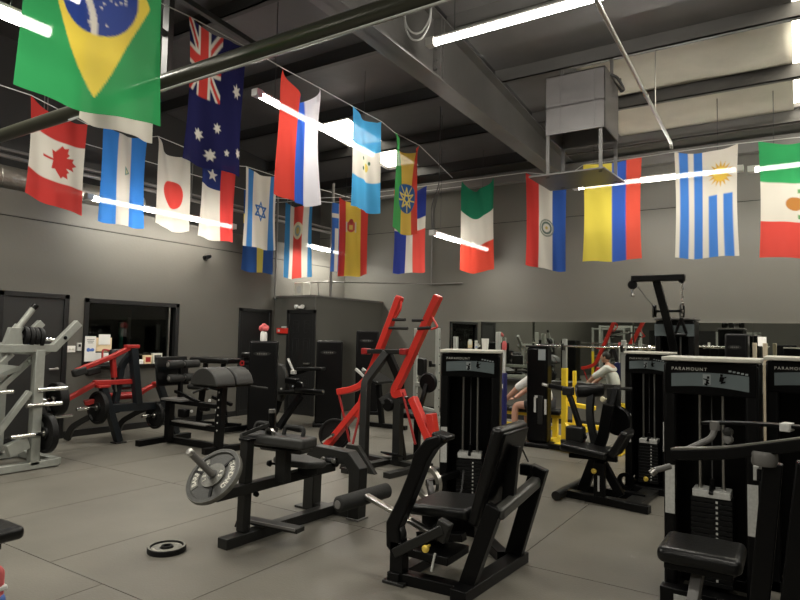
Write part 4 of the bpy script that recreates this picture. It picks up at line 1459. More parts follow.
m = G(); m.lathe([(0, -.06), (.04, -.06), (.045, -.04), (.045, .04), (.04, .06), (0, .06)], (-3.50, 4.33, .47), (1, 0, 0), 18); t.part('pivot_bearing', M_BLACK, m, bevel=0)
for x in (-3.44, -3.56):
    m = G(); m.lathe([(0, .02), (.018, .02), (.022, .01), (.022, 0)], (x, 4.29, .49), (0, -1, .1), 12); t.part('bolt', M_ROD, m, bevel=0)
PC, PN = V(-3.60, 3.10, .545), V(.02, -.735, .67).normalized()
m = G(); m.bar((-3.60, 3.12, .40), PC - PN * .055, .06, .06); t.part('peg_bracket', M_CHAR, m)
m = G(); m.cyl(PC - PN * .05, PC + PN * .31, .025, 18); pg = t.part('plate_peg', M_STEEL, m, bevel=0)
m = G(); m.lathe([(0, .012), (.024, .010), (.027, 0), (.027, -.02)], PC + PN * .315, PN, 18); t.part('end_cap', M_ROD, m, parent=pg, bevel=0)

# lettered plate on the peg
t, body = plate('weight_plate', 'large grey iron plate with raised white lettering on the sloping peg', PC, PN, .225, .04, M_IRONW)
m = t.mb()
m.lathe([(.196, .0195), (.222, .0195), (.2265, .012), (.2265, -.012), (.222, -.0205), (.222, .0185), (.198, .0185), (.196, .0195)], PC, PN, 56)
t.part('plate_rim', M_IRONG, m, bevel=0)
a = Vector((1, 0, 0))
a = (a - PN * a.dot(PN)).normalized()
b = PN.cross(a)
m = t.mb()
m.lathe([(.040, .005), (.098, .005), (.098, .020), (.040, .020), (.040, .005)], PC, PN, 40)
t.part('inner_disc', M_IRONG, m, bevel=0)
for g0 in (-28, 140):                    # raised lettering bands
    m = t.mb()
    n = 16
    ring = []
    for i in range(n + 1):
        g = R(g0 + 92 * i / n)
        ring.append(a * math.cos(g) + b * math.sin(g))
    vs, fs = [], []
    for d in ring:
        vs += [PC + d * .128 + PN * .006, PC + d * .186 + PN * .006, PC + d * .186 + PN * .011, PC + d * .128 + PN * .011]
    for i in range(n):
        for q in range(4):
            fs.append((i * 4 + q, i * 4 + (q + 1) % 4, i * 4 + 4 + (q + 1) % 4, i * 4 + 4 + q))
    fs += [(0, 1, 2, 3), (n * 4 + 3, n * 4 + 2, n * 4 + 1, n * 4)]
    m.add(vs, fs)
    t.part('lettering_band', M_IRONG, m, bevel=0)
for k in range(3):
    g = R(60 + 120 * k)
    d = a * math.cos(g) + b * math.sin(g)
    m = t.mb()
    m.bar(PC + d * .075 + PN * .010, PC + d * .195 + PN * .010, .022, .012, PN)
    t.part('rib', M_IRON, m, bevel=.002)


def arc_text(t, text, rad, size, mid, C, N, a, b, lift, m, step=None):
    """raised letters around a plate, reading clockwise; mid is the middle of the arc in degrees"""
    step = step or size * .86 / rad
    n = len(text)
    for i, ch in enumerate(text):
        g = R(mid) - (i - (n - 1) / 2) * step
        d = a * math.cos(g) + b * math.sin(g)
        tx = d.cross(N) * 1.0
        cu = bpy.data.curves.new('raised_letter', 'FONT')
        cu.body = ch
        cu.size = size
        cu.extrude = .0015
        cu.align_x = 'CENTER'
        tmp = bpy.data.objects.new('tmp', cu)
        COL.objects.link(tmp)
        me = bpy.data.meshes.new_from_object(tmp.evaluated_get(bpy.context.evaluated_depsgraph_get()))
        bpy.data.objects.remove(tmp)
        if not len(me.vertices):
            continue
        me.materials.clear()
        me.materials.append(m)
        ob = bpy.data.objects.new('raised_letter', me)
        COL.objects.link(ob)
        ob.parent = t.e
        mm = Matrix((tx, d, N)).transposed().to_4x4()
        mm.translation = C + d * (rad - size * .35) + N * lift - t.o
        ob.matrix_local = mm


arc_text(t, 'BARBELL', .158, .052, 186, PC, PN, a, b, .0125, M_LETTER, .205)
arc_text(t, 'STANDARD', .158, .052, 18, PC, PN, a, b, .0125, M_LETTER, .195)
arc_text(t, 'LBS', .072, .040, 200, PC, PN, a, b, .0215, M_LETTER)
arc_text(t, '45', .072, .044, 20, PC, PN, a, b, .0215, M_LETTER)
# plate lying on the floor
PF = V(-3.88, 2.93, .020)
t, body = plate('weight_plate', 'small black iron plate lying flat on the rubber floor', PF, (0, 0, 1), .135, .04, M_IRON)
m = t.mb()
m.lathe([(.05, .0065), (.108, .0065), (.108, .0085), (.05, .0085), (.05, .0065)], PF, (0, 0, 1), 40)
t.part('worn_face', M_PLATEFACE, m, bevel=0)
m = t.mb()
m.lathe([(.117, .0195), (.131, .0195), (.131, .0212), (.117, .0212), (.117, .0195)], PF, (0, 0, 1), 40)
t.part('worn_rim', M_PLATEFACE, m, bevel=0)
X1_, Y1_, Z1_ = V(1, 0, 0), V(0, 1, 0), V(0, 0, 1)
arc_text(t, 'POUNDS', .092, .022, 270, PF, Z1_, X1_, Y1_, .0095, M_LETTER)
arc_text(t, '10', .092, .024, 90, PF, Z1_, X1_, Y1_, .0095, M_LETTER)

# ------------------------------------------------------------------ red plate loaded high row, centre
t = Thing('high_row_machine', 'tall plate loaded machine with two long red lever arms on a charcoal frame', 'gym machine', (-4.4, 6.4, 0))
G = t.mb
YR = 6.6
arms = [[(-4.29, YR, 2.09), (-4.70, YR, 1.14), (-4.80, YR - .03, .95), (-4.98, YR - .06, .87), (-5.18, YR - .1, .83)],
        [(-3.64, YR - .15, 2.08), (-4.14, YR - .15, 1.08), (-4.23, YR - .15, .93), (-4.22, YR - .15, .86), (-4.10, YR - .17, .90)]]
for k, pts in enumerate(arms):
    m = G(); m.rail(pts, .085, .10, (0, 1, 0), .14, 6); ar = t.part('lever_arm', M_RED, m, bevel=.012, seg=3)
    dx, dy = (0, 0) if k == 0 else (.475, -.15)
    m = G(); m.lathe([(0, .012), (.05, .010), (.055, 0)], Vector(pts[0]), (.39, 0, .92), 12); t.part('end_cap', M_RED, m, parent=ar, bevel=0)
    if k == 0:
        hs = [((-4.37, YR - .03, 1.80), (-4.17, YR - .05, 1.80)), ((-4.44, YR - .03, 1.695), (-4.13, YR - .05, 1.69))]
        gd = [(-4.27, YR, 2.03), (-4.24, YR - .04, 2.02), (-4.235, YR - .06, 1.93), (-4.36, YR - .03, 1.78)]
    else:
        hs = [((-3.97, YR - .2, 1.79), (-3.80, YR - .18, 1.79)), ((-3.89, YR - .2, 1.69), (-3.71, YR - .2, 1.70))]
        gd = [(-3.79, YR - .15, 1.84), (-3.73, YR - .17, 1.86), (-3.61, YR - .2, 1.71), (-3.70, YR - .2, 1.68)]
    for p, q in hs:
        m = G(); m.cyl(p, q, .020, 12); h_ = t.part('handle', M_FOAM, m, parent=ar, bevel=0)
    m = G(); m.tube(gd, .013, .03, 8); t.part('handle_bow', M_RED, m, parent=ar, bevel=0)
m = G(); m.bar((-4.72, 6.50, 1.385), (-4.10, 6.42, 1.40), .065, .06); cb = t.part('pivot_crossbar', M_CHAR, m, bevel=.01)
for p, q in (((-4.79, 6.51, 1.385), (-4.68, 6.50, 1.385)), ((-4.14, 6.42, 1.40), (-4.03, 6.41, 1.40))):
    m = G(); m.bar(p, q, .085, .08); t.part('bearing_cap', M_DRED, m, parent=cb, bevel=.012)
m = G(); m.rail([(-4.36, 6.44, 1.38), (-4.60, 6.34, 1.02), (-4.58, 6.30, .90), (-4.44, 6.10, .02)], .10, .09, (0, 1, 0), .08); t.part('front_mast', M_CHAR, m, bevel=.008)
m = G(); m.rail([(-4.36, 6.46, 1.38), (-4.22, 6.55, 1.02), (-4.30, 6.62, .5), (-4.26, 6.70, .02)], .09, .08, (0, 1, 0), .1); t.part('rear_mast', M_BLACK, m, bevel=.008)
m = G(); m.rail([(-4.18, 6.45, .02), (-4.18, 6.45, .82)], .10, .10, (0, 1, 0)); t.part('seat_column', M_CHAR, m)
m = G(); m.rail([(-4.40, 6.40, .76), (-4.26, 6.45, .86), (-4.06, 6.45, .80)], .10, .09, (0, 1, 0), .06); t.part('knee_bracket', M_CHAR, m, bevel=.01)
m = G(); m.lathe([(0, -.05), (.07, -.05), (.085, -.03), (.085, .03), (.07, .05), (0, .05)], (-4.30, 6.42, .74), (0, 1, 0), 20); t.part('pivot_bearing', M_BLACK, m, bevel=0)
pad(t, 'seat', (-4.08, 6.75, .60), (.36, .40, .07), bev=.03)
for (x, yy) in ((-3.98, 6.55),):
    m = G(); m.bar((-4.08, 6.75, .57), (-4.03, 6.88, .98), .05, .05, (0, 1, 0)); m.rail([(-4.08, 6.75, .0), (-4.08, 6.75, .58)], .07, .07, (0, 1, 0)); t.part('pad_post', M_BLACK, m)
    m = G(); m.lathe([(0, -.03), (.11, -.028), (.13, -.01), (.13, .01), (.11, .028), (0, .03)], (-4.02, 6.9, 1.0), (0, 1, 0), 24); t.part('chest_pad', M_VINYL, m, bevel=0)
# weight arms low at both sides
m = G(); m.bar((-5.30, 6.40, .08), (-4.74, 6.55, .78), .085, .11, (0, 1, 0)); wa = t.part('weight_arm', M_RED, m, bevel=.01)
m = G(); m.bar((-4.83, 6.50, .52), (-4.74, 6.52, .88), .10, .07, (0, 1, 0)); t.part('arm_bracket', M_RED, m, parent=wa, bevel=.008)
m = G(); m.bar((-3.98, 6.46, .84), (-3.66, 6.36, .36), .10, .10, (0, 1, 0)); wb = t.part('weight_arm', M_RED, m, bevel=.01)
m = G(); m.bar((-3.68, 6.4, .68), (-3.62, 6.4, .34), .09, .12, (0, 1, 0)); t.part('arm_bracket', M_RED, m, parent=wb, bevel=.008)
for p, q in (((-5.15, 6.48, .82), (-4.93, 6.46, .20)), ((-4.77, 6.5, .72), (-4.80, 6.3, .05)), ((-4.10, 6.42, .90), (-3.88, 6.38, .30))):
    m = G(); m.cyl(p, q, .016, 10); t.part('link_rod', M_DRED, m, bevel=0)
m = G(); m.box((-4.78, 6.28, .05), (.12, .10, .10), 0, 0, R(30)); t.part('link_foot', M_RED, m, bevel=.01)
m = G(); m.prism([(-4.62, 0), (-4.10, 0), (-4.36, .30), (-4.52, .30)], 5.86, 5.92); t.part('foot_gusset', M_CHAR, m)
m = G(); m.bar((-4.42, 5.70, .03), (-4.30, 6.95, .03), .11, .06); t.part('base_rail', M_CHAR, m)
m = G(); m.bar((-3.90, 5.80, .03), (-3.80, 6.60, .03), .10, .06); t.part('base_rail', M_CHAR, m)
m = G(); m.bar((-5.35, 6.62, .03), (-3.55, 6.40, .03), .10, .06); t.part('base_rail', M_CHAR, m)
m = G(); m.box((-4.16, 6.30, .16), (.24, .16, .02), 0, R(-20)); t.part('foot_plate', M_BLACK, m)
m = G(); m.cyl((-5.36, 6.44, .16), (-5.08, 6.3, .30), .022, 12); t.part('plate_peg', M_CHROME, m, bevel=0)
m = G(); m.cyl(V(-5.33, 6.64, .235) - V(.55, -.83, .05) * .12, V(-5.33, 6.64, .235) + V(.55, -.83, .05) * .3, .022, 12); t.part('plate_peg', M_CHROME, m, bevel=0)
loaded('black plate on the low left weight arm of the red lever machine', (-5.33, 6.64, .235), (.55, -.83, .05), .215, .05)

# ------------------------------------------------------------------ red plate loaded chest press by the window
t = Thing('incline_press_machine', 'plate loaded press with short red arms and dark slanted legs below the window', 'gym machine', (-8.2, 5.5, 0))
G = t.mb
XM = -8.1
m = G(); m.bar((XM, 5.10, .50), (XM, 6.05, .47), .09, .11); t.part('main_beam', M_NAVY, m)
for y0, y1 in ((4.97, 5.24), (5.86, 6.20)):
    m = G(); m.bar((XM, y0, .80), (XM, y1, .02), .09, .10, (1, 0, 0)); lg = t.part('leg', M_NAVY, m)
    m = G(); m.box((XM, y0 - .005, .81), (.12, .17, .035)); t.part('arm_cap', M_RED2, m, parent=lg, bevel=.008)
    m = G(); m.box((XM, y1, .010), (.15, .16, .02)); t.part('foot_plate', M_CHAR, m, parent=lg)
for y0 in (4.95, 5.72):
    m = G(); m.rail([(-8.18, y0 + .35, .46), (-8.45, y0 + .15, .40), (-8.72, y0 - .05, .20), (-8.76, y0 - .08, .02)], .08, .08, (0, 0, 1), .15); t.part('rear_foot', M_CHAR, m, bevel=.008)
m = G(); m.rail([(XM, 5.52, .52), (XM, 5.40, 1.33)], .10, .10, (1, 0, 0)); t.part('upright', M_NAVY, m)
m = G(); m.rail([(-8.2, 5.22, .52), (-8.2, 5.30, 1.10), (-8.15, 5.40, 1.24)], .08, .08, (1, 0, 0), .1); t.part('upright', M_NAVY, m)
m = G(); m.box((XM, 5.38, 1.36), (.10, .20, .05)); t.part('arm_cap', M_RED2, m, bevel=.01)
m = G(); m.rail([(XM, 5.34, 1.34), (-8.12, 5.10, 1.22), (-8.15, 4.90, 1.14), (-8.1, 4.58, 1.04)], .06, .075, (1, 0, 0), .05); pa = t.part('press_arm', M_RED2, m, bevel=.01)
m = G(); m.bar((-8.08, 4.70, 1.05), (-8.08, 4.52, 1.00), .10, .085, (1, 0, 0)); t.part('grip', M_FOAM, m, parent=pa, bevel=.02)
m = G(); m.rail([(-8.2, 5.20, 1.22), (-8.3, 4.98, 1.12), (-8.3, 4.80, 1.08)], .05, .06, (1, 0, 0), .05); pb = t.part('press_arm', M_RED2, m, bevel=.01)
m = G(); m.bar((-8.28, 5.02, 1.04), (-8.28, 4.82, .99), .10, .085, (1, 0, 0)); t.part('grip', M_FOAM, m, parent=pb, bevel=.02)
m = G(); m.bar((-8.15, 5.12, 1.22), (-8.15, 5.16, .92), .06, .07, (1, 0, 0)); t.part('pivot_rod_mount', M_RED2, m, bevel=.008)
m = G(); m.tube([(-8.2, 5.0, 1.18), (-8.24, 5.02, 1.32), (-8.2, 5.1, 1.30)], .014, .05, 8); t.part('handle_bow', M_DRED, m, bevel=0)
m = G(); m.cyl((-8.15, 5.17, .92), (-8.15, 5.2, .72), .014, 10); t.part('shock_rod', M_ROD, m, bevel=0)
m = G(); m.bar((-8.15, 4.86, .86), (-8.15, 5.46, .85), .07, .08, (1, 0, 0)); t.part('seat_rail', M_RED2, m, bevel=.01)
m = G(); m.rail([(-8.15, 4.90, .86), (-8.25, 4.70, .72), (-8.3, 4.48, .60)], .06, .08, (1, 0, 0), .05); t.part('weight_arm', M_RED2, m, bevel=.01)
m = G(); m.rail([(-8.15, 5.86, .80), (-8.2, 5.66, .70), (-8.2, 5.56, .62)], .06, .08, (1, 0, 0), .05); t.part('weight_arm', M_RED2, m, bevel=.01)
m = G(); m.bar((-8.25, 4.80, .58), (-8.2, 4.95, .62), .07, .10, (1, 0, 0)); t.part('arm_joint', M_RED2, m, bevel=.01)
pad(t, 'seat', (-8.45, 5.5, .62), (.36, .42, .08), M_DRED, bev=.03)
pad(t, 'back_pad', (-8.62, 5.55, 1.0), (.09, .30, .62), M_VINYL, ry=R(-14), bev=.03)
for (y0, y1, z) in ((4.60, 4.96, .53), (5.58, 5.86, .34)):
    m = G(); m.cyl((-8.08, y0, z), (-8.08, y1, z), .024, 14); t.part('plate_peg', M_CHROME, m, bevel=0)
loaded('black plate on the nearer peg of the press under the window', (-8.08, 4.90, .525), (0, 1, 0), .225, .06)
loaded('black plate on the farther peg of the press under the window', (-8.08, 5.80, .335), (0, 1, 0), .20, .05)
m = G(); m.cyl((-8.3, 4.35, .42), (-8.2, 4.62, .44), .020, 12); t.part('plate_peg', M_CHROME, m, bevel=0)

# ------------------------------------------------------------------ silver leg press at the left edge
t = Thing('leg_press_machine', 'silver framed leg press with plate pegs cut off by the left edge', 'gym machine', (-7.5, 3.5, 0))
G = t.mb
for k, x in enumerate((-7.30, -8.15)):
    m = G(); m.rail([(x, 2.4, 1.36), (x, 3.84, 1.37), (x, 4.12, 1.67)], .09, .085, (1, 0, 0)); fb = t.part('top_rail', M_SILVER, m, bevel=.006)
    m = G(); m.lathe([(0, .004), (.022, .004), (.022, 0)], (x + .046, 3.95, 1.49), (1, 0, 0), 12); t.part('bolt', M_GLOSS, m, parent=fb, bevel=0)
    m = G(); m.rail([(x, 3.68, .05), (x, 3.68, 1.35)], .10, .10, (0, 1, 0)); t.part('upright', M_SILVER, m, bevel=.006)
    m = G(); m.bar((x, 2.3, .05), (x, 3.95, .05), .10, .08); t.part('base_rail', M_SILVER, m, bevel=.006)
    m = G(); m.bar((x, 3.26, .40), (x, 3.60, .88), .06, .07, (1, 0, 0)); t.part('brace', M_SILVER, m, bevel=.006)
    m = G(); m.bar((x - .1, 3.62, 1.20), (x - .1, 3.88, 1.36), .05, .05, (1, 0, 0)); t.part('brace', M_SILVER, m, bevel=.006)
m = G(); m.bar((-7.30, 3.95, .05), (-8.15, 3.95, .05), .10, .08); t.part('base_rail', M_SILVER, m, bevel=.006)
m = G(); m.bar((-7.30, 3.68, 1.33), (-8.15, 3.68, 1.33), .08, .08); t.part('top_crossbar', M_SILVER, m, bevel=.006)
m = G(); m.prism([(3.30, 1.40), (3.36, 1.60), (3.47, 1.60), (3.50, 1.40)], -7.36, -7.28, 'x'); t.part('sled_block', M_SILVER, m, bevel=.006)
m = G(); m.cyl((-7.36, 3.42, 1.52), (-7.36, 3.62, 1.82), .035, 16); tp = t.part('plate_peg', M_SILVER, m, bevel=0)
m = G(); m.cyl((-7.36, 3.615, 1.815), (-7.36, 3.65, 1.86), .037, 16); t.part('end_cap', M_GLOSS, m, parent=tp, bevel=0)
m = G(); m.lathe([(.03, -.03), (.055, -.03), (.055, .03), (.03, .03), (.03, -.03)], (-7.36, 3.47, 1.59), (0, .55, .83), 18); t.part('collar', M_SILVER, m, bevel=0)
m = G(); m.box((-7.75, 3.35, 1.07), (.72, .40, .05), 0, R(22)); t.part('foot_plate', M_SILVER, m, bevel=.006)
m = G(); m.box((-7.75, 3.20, 1.24), (.72, .22, .04), 0, R(40)); t.part('foot_plate', M_SILVER, m, bevel=.006)
m = G(); m.bar((-7.45, 3.05, .62), (-7.45, 3.72, 1.28), .06, .06, (1, 0, 0)); t.part('sled_rail', M_SILVER, m, bevel=.006)
m = G(); m.bar((-8.0, 3.05, .62), (-8.0, 3.72, 1.28), .06, .06, (1, 0, 0)); t.part('sled_rail', M_SILVER, m, bevel=.006)
m = G(); m.box((-7.30, 3.50, .28), (.10, .22, .14), 0, R(20)); t.part('stop_block', M_SILVER, m, bevel=.006)
m = G(); m.bar((-7.30, 3.70, .58), (-7.30, 3.80, .44), .03, .03, (1, 0, 0)); t.part('brace', M_SILVER, m, bevel=.004)
for (y0, y1, z) in ((3.66, 3.99, .90), (3.55, 3.94, .73), (3.40, 3.86, .40), (3.2, 3.4, .90)):
    m = G(); m.cyl((-7.24, y0, z), (-7.24, y1, z), .024, 14); t.part('plate_peg', M_CHROME, m, bevel=0)
m = G(); m.cyl((-7.36, 3.40, 1.50), (-7.36, 3.88, 1.46), .022, 14); t.part('plate_peg', M_CHROME, m, bevel=0)
pad(t, 'back_pad', (-7.75, 2.75, .55), (.5, .7, .10), M_VINYL, rx=R(30), bev=.03)
for k in range(4):
    loaded(['black plate at the near end of the top stack on the silver leg press', 'second black plate of the top stack on the silver leg press',
            'third black plate of the top stack on the silver leg press', 'farthest black plate of the top stack on the silver leg press'][k], (-7.36, 3.53 + .055 * k, 1.492 - .005 * k), (0, 1, -.08), .125 + .005 * (k % 2), .045)
loaded('black plate on the lowest peg of the silver leg press', (-7.24, 3.78, .40), (0, 1, 0), .225, .07)
loaded('black plate on the middle peg of the silver leg press, behind its bright tip', (-7.50, 4.02, .75), (0, 1, 0), .20, .10)
m = G(); m.cyl((-7.50, 3.70, .75), (-7.50, 4.1, .75), .024, 14); t.part('plate_peg', M_CHROME, m, bevel=0)
m = G(); m.bar((-7.30, 3.68, .75), (-7.52, 3.70, .75), .05, .05); t.part('peg_bracket', M_SILVER, m)

# ------------------------------------------------------------------ glute ham bench
t = Thing('glute_ham_bench', 'black glute ham bench with a pair of domed thigh pads and ankle rollers', 'gym machine', (-7.0, 5.7, 0))
G = t.mb
m = G(); m.bar((-7.66, 5.24, .04), (-7.72, 6.14, .04), .10, .08); t.part('front_foot', M_BLACK, m)
m = G(); m.bar((-7.70, 5.70, .05), (-6.46, 5.74, .05), .08, .08); t.part('base_rail', M_BLACK, m)
m = G(); m.bar((-6.52, 5.42, .04), (-6.40, 6.05, .04), .09, .08); t.part('rear_foot', M_BLACK, m)
m = G(); m.rail([(-6.47, 5.62, .05), (-6.42, 5.62, .92)], .10, .09, (0, 1, 0)); rp = t.part('rear_post', M_BLACK, m)
for k in range(6):
    m = G(); m.lathe([(0, .004), (.012, .004), (.012, 0)], (-6.45 + .004 * k, 5.572, .30 + .10 * k), (0, -1, 0), 10); t.part('bolt', M_STICK, m, parent=rp, bevel=0)
m = G(); m.rail([(-7.50, 5.62, .05), (-7.50, 5.62, .62)], .10, .09, (0, 1, 0)); t.part('front_post', M_BLACK, m)
m = G(); m.bar((-7.52, 5.66, .60), (-6.42, 5.66, .60), .08, .06); t.part('upper_rail', M_BLACK, m)
m = G(); m.bar((-7.50, 5.64, .30), (-6.44, 5.64, .30), .07, .07); t.part('lower_rail', M_BLACK, m)
m = G(); m.box((-7.30, 5.60, .645), (.42, .26, .03)); ft = t.part('tread_plate', M_STEEL, m)
m = G(); m.box((-7.0, 5.60, .345), (.7, .12, .02)); t.part('shelf_strip', M_STEEL, m)
n = 14
for y0, y1 in ((5.34, 5.66), (5.69, 5.98)):
    m = G()
    m.prism([(-6.74, .90), (-6.22, .90)] + [(-6.22 - .52 * (i / n), .93 + .20 * math.sin(math.pi * (i / n)) ** .55) for i in range(n + 1)], y0, y1)
    t.part('thigh_pad', M_VINYLG, m, bevel=.018, seg=3)
m = G(); m.box((-6.48, 5.66, .885), (.46, .58, .025)); t.part('pad_board', M_GLOSS, m)
m = G(); m.tube([(-6.3, 5.95, .87), (-6.10, 6.12, .84)], .016, seg=10); t.part('handle', M_FOAM, m, bevel=0)
m = G(); m.tube([(-6.5, 5.4, .87), (-6.62, 5.3, .80)], .016, seg=10); t.part('handle', M_FOAM, m, bevel=0)
m = G(); m.box((-7.62, 5.72, 1.02), (.04, .55, .42), 0, 0, R(-10)); t.part('foot_board', M_GLOSS, m, bevel=.03)
m = G(); m.rail([(-7.42, 5.72, .60), (-7.42, 5.72, 1.16)], .06, .05, (0, 1, 0)); t.part('roller_post', M_BLACK, m)
for z, ya in ((1.125, 5.50), (.93, 5.52)):
    roller(t, (-7.42, ya, z), (-7.42, ya + .24, z), .058)
    roller(t, (-7.42, ya + .27, z), (-7.42, ya + .52, z), .058)
m = G(); m.bar((-7.4, 5.62, .75), (-6.9, 5.64, .63), .04, .04); t.part('adjuster_bar', M_BLACK, m)

# ------------------------------------------------------------------ machines along the left aisle
t = Thing('weight_stack_tower', 'black weight tower with a red topped bottle standing on it', 'gym machine', (-7.05, 7.1, 0))
G = t.mb


def shroud(t, x0, x1, y0, y1, h, oval=True, rot=0.0):
    before = set(t.e.children)
    m = t.mb(); m.span((x0, y0, .06), (x1, y1, h)); sh = t.part('weight_stack_shroud', M_BLACK, m, bevel=.03, seg=3)
    m = t.mb(); m.span((x0 - .03, y0 - .03, 0), (x1 + .03, y1 + .03, .07)); t.part('base_frame', M_BLACK, m, bevel=.015)
    if oval:
        m = t.mb()
        w = (x1 - x0) * .30
        cx = (x0 + x1) / 2 - .02
        m.prism([(cx + w * math.cos(a_ * math.pi / 12), h - .20 + .035 * math.sin(a_ * math.pi / 12)) for a_ in range(24)], y0 - .004, y0 + .001)
        t.part('oval_badge', M_CHAR, m, parent=sh, bevel=0)
        m = t.mb()
        for k in range(5):
            m.box((cx - w * .5 + k * w * .25, y0 - .005, h - .20), (w * .14, .003, .028 if k % 2 else .02))
        t.part('badge_lettering', M_STEEL, m, parent=sh, bevel=0)
    if rot:
        c = V((x0 + x1) / 2, (y0 + y1) / 2, 0) - t.o
        mm = Matrix.Translation(c) @ Matrix.Rotation(rot, 4, 'Z') @ Matrix.Translation(-c)
        for o in t.e.children:
            if o not in before:
                o.matrix_basis = mm @ o.matrix_basis
    return sh


shroud(t, -7.42, -6.98, 6.98, 7.26, 1.465, rot=R(40))
m = G(); m.bar((-7.40, 7.12, 1.18), (-7.58, 7.07, 1.17), .09, .06); t.part('swing_arm', M_BLACK, m, bevel=.015)
m = G(); m.bar((-7.44, 7.11, 1.24), (-7.62, 7.06, 1.23), .16, .09); t.part('arm_pad', M_VINYL, m, bevel=.03)
m = G(); m.lathe([(.02, -.01), (.045, -.01), (.045, .01), (.02, .01), (.02, -.01)], (-7.56, 7.0, 1.10), (.4, -1, 0), 18); t.part('red_ring', M_DRED, m, bevel=0)
m = G(); m.bar((-7.3, 7.07, 1.09), (-7.58, 7.02, 1.10), .05, .05); t.part('lever_bar', M_BLACK, m)
t = Thing('spray_bottle', 'white bottle with a red ruffled cloth on top, standing on a black tower', 'bottle', (-7.22, 7.12, 1.465))
m = t.mb(); m.lathe([(0, 0), (.052, 0), (.055, .01), (.052, .13), (.035, .17), (0, .17)], t.o, (0, 0, 1), 20); t.part('bottle_body', M_WHITE, m, bevel=0)
m = t.mb()
for k in range(9):
    a_ = k * .7
    m.ball(t.o + V(.042 * math.cos(a_), .042 * math.sin(a_), .195 + .022 * (k % 2)), .040, 10)
m.ball(t.o + V(0, 0, .235), .05, 10)
t.part('red_cloth', M_PINK, m, bevel=0)

t = Thing('weight_stack_tower', 'black weight tower in front of the panelled door', 'gym machine', (-6.8, 8.4, 0))
shroud(t, -7.14, -6.68, 8.26, 8.56, 1.48, rot=R(40))
# seated machine between the two towers
t = Thing('leg_extension_machine', 'black leg extension with a tall rounded back pad between two towers', 'gym machine', (-7.1, 7.9, 0))
G = t.mb
m = G(); m.prism([(-7.64, .45), (-7.46, .42), (-7.34, .62), (-7.36, .90), (-7.44, 1.06), (-7.58, 1.08), (-7.68, .95), (-7.70, .65)], 7.80, 7.89); bp = t.part('back_pad', M_VINYLG, m, bevel=.03, seg=4)
bp.rotation_euler = (0, 0, 0)
pad(t, 'seat', (-7.25, 7.95, .60), (.50, .42, .08), M_VINYL, ry=R(-4), bev=.03)
m = G(); m.bar((-7.62, 7.9, .56), (-6.75, 7.9, .60), .07, .05); t.part('seat_rail', M_BLACK, m)
roller(t, (-7.0, 7.66, .66), (-6.35, 7.6, .68), .04, M_GLOSS, 'ankle_roller')
m = G(); m.rail([(-7.55, 7.9, .55), (-7.62, 7.9, .30), (-7.80, 7.9, .03)], .08, .08, (0, 1, 0), .1); t.part('rear_leg', M_BLACK, m)
m = G(); m.rail([(-7.0, 7.8, .56), (-7.15, 7.7, .30), (-7.25, 7.55, .03)], .09, .09, (0, 1, 0), .05); t.part('front_leg', M_BLACK, m)
m = G(); m.bar((-7.85, 7.9, .035), (-6.8, 7.6, .035), .09, .07); t.part('base_rail', M_BLACK, m)
m = G(); m.bar((-7.72, 8.1, .8), (-7.05, 8.1, 1.0), .06, .06, (0, 1, 0)); t.part('handle_arm', M_BLACK, m)
pad(t, 'arm_pad', (-6.98, 8.0, 1.0), (.56, .14, .06), M_VINYL, ry=R(-3), bev=.02)
m = G(); m.bar((-7.46, 7.95, 1.16), (-7.32, 7.95, .95), .03, .04, (0, 1, 0)); t.part('handle', M_STICK, m, bevel=.008)
m = G(); m.box((-7.30, 7.93, .93), (.10, .06, .07)); t.part('latch', M_STICK, m, bevel=.01)
m = G(); m.lathe([(0, -.03), (.10, -.03), (.11, 0), (.10, .03), (0, .03)], (-6.95, 7.7, .70), (0, 1, 0), 20); t.part('cam_wheel', M_BLACK, m, bevel=0)
m = G(); m.box((-7.15, 7.75, .80), (.30, .10, .10)); t.part('pivot_block', M_BLACK, m, bevel=.02)
for (x, z) in ((-7.35, .66), (-7.08, .72), (-6.9, .78)):
    m = G(); m.lathe([(0, .02), (.016, .018), (.018, 0)], (x, 7.70, z), (0, -1, 0), 10); t.part('bolt', M_STICK, m, bevel=0)
# far tower against the corner room
t = Thing('weight_stack_tower', 'tall dark weight tower behind the red lever arms, beside the corner room', 'gym machine', (-7.4, 10.2, 0))
shroud(t, -7.62, -7.16, 10.05, 10.35, 1.68, rot=R(36))
t = Thing('preacher_curl_bench', 'black bench with white tipped handles behind the left red lever', 'gym machine', (-6.2, 8.9, 0))
G = t.mb
pad(t, 'arm_pad', (-6.25, 8.9, .86), (.44, .5, .06), M_VINYL, ry=R(24), bev=.02)
m = G(); m.rail([(-6.2, 8.9, .82), (-6.1, 8.9, .05)], .08, .08, (0, 1, 0)); t.part('post', M_BLACK, m)
m = G(); m.bar((-6.6, 8.9, .04), (-5.6, 8.9, .04), .09, .07); t.part('base_rail', M_BLACK, m)
pad(t, 'seat', (-5.75, 8.9, .48), (.38, .36, .08), M_VINYL, bev=.03)
m = G(); m.rail([(-5.75, 8.9, .46), (-5.75, 8.9, .05)], .07, .07, (0, 1, 0)); t.part('seat_post', M_BLACK, m)
for yy in (8.66, 8.86):
    m = G(); m.bar((-6.52, yy, 1.0), (-6.30, yy, .86), .05, .035, (0, 1, 0)); t.part('rest_hook', M_STICK, m, bevel=.008)

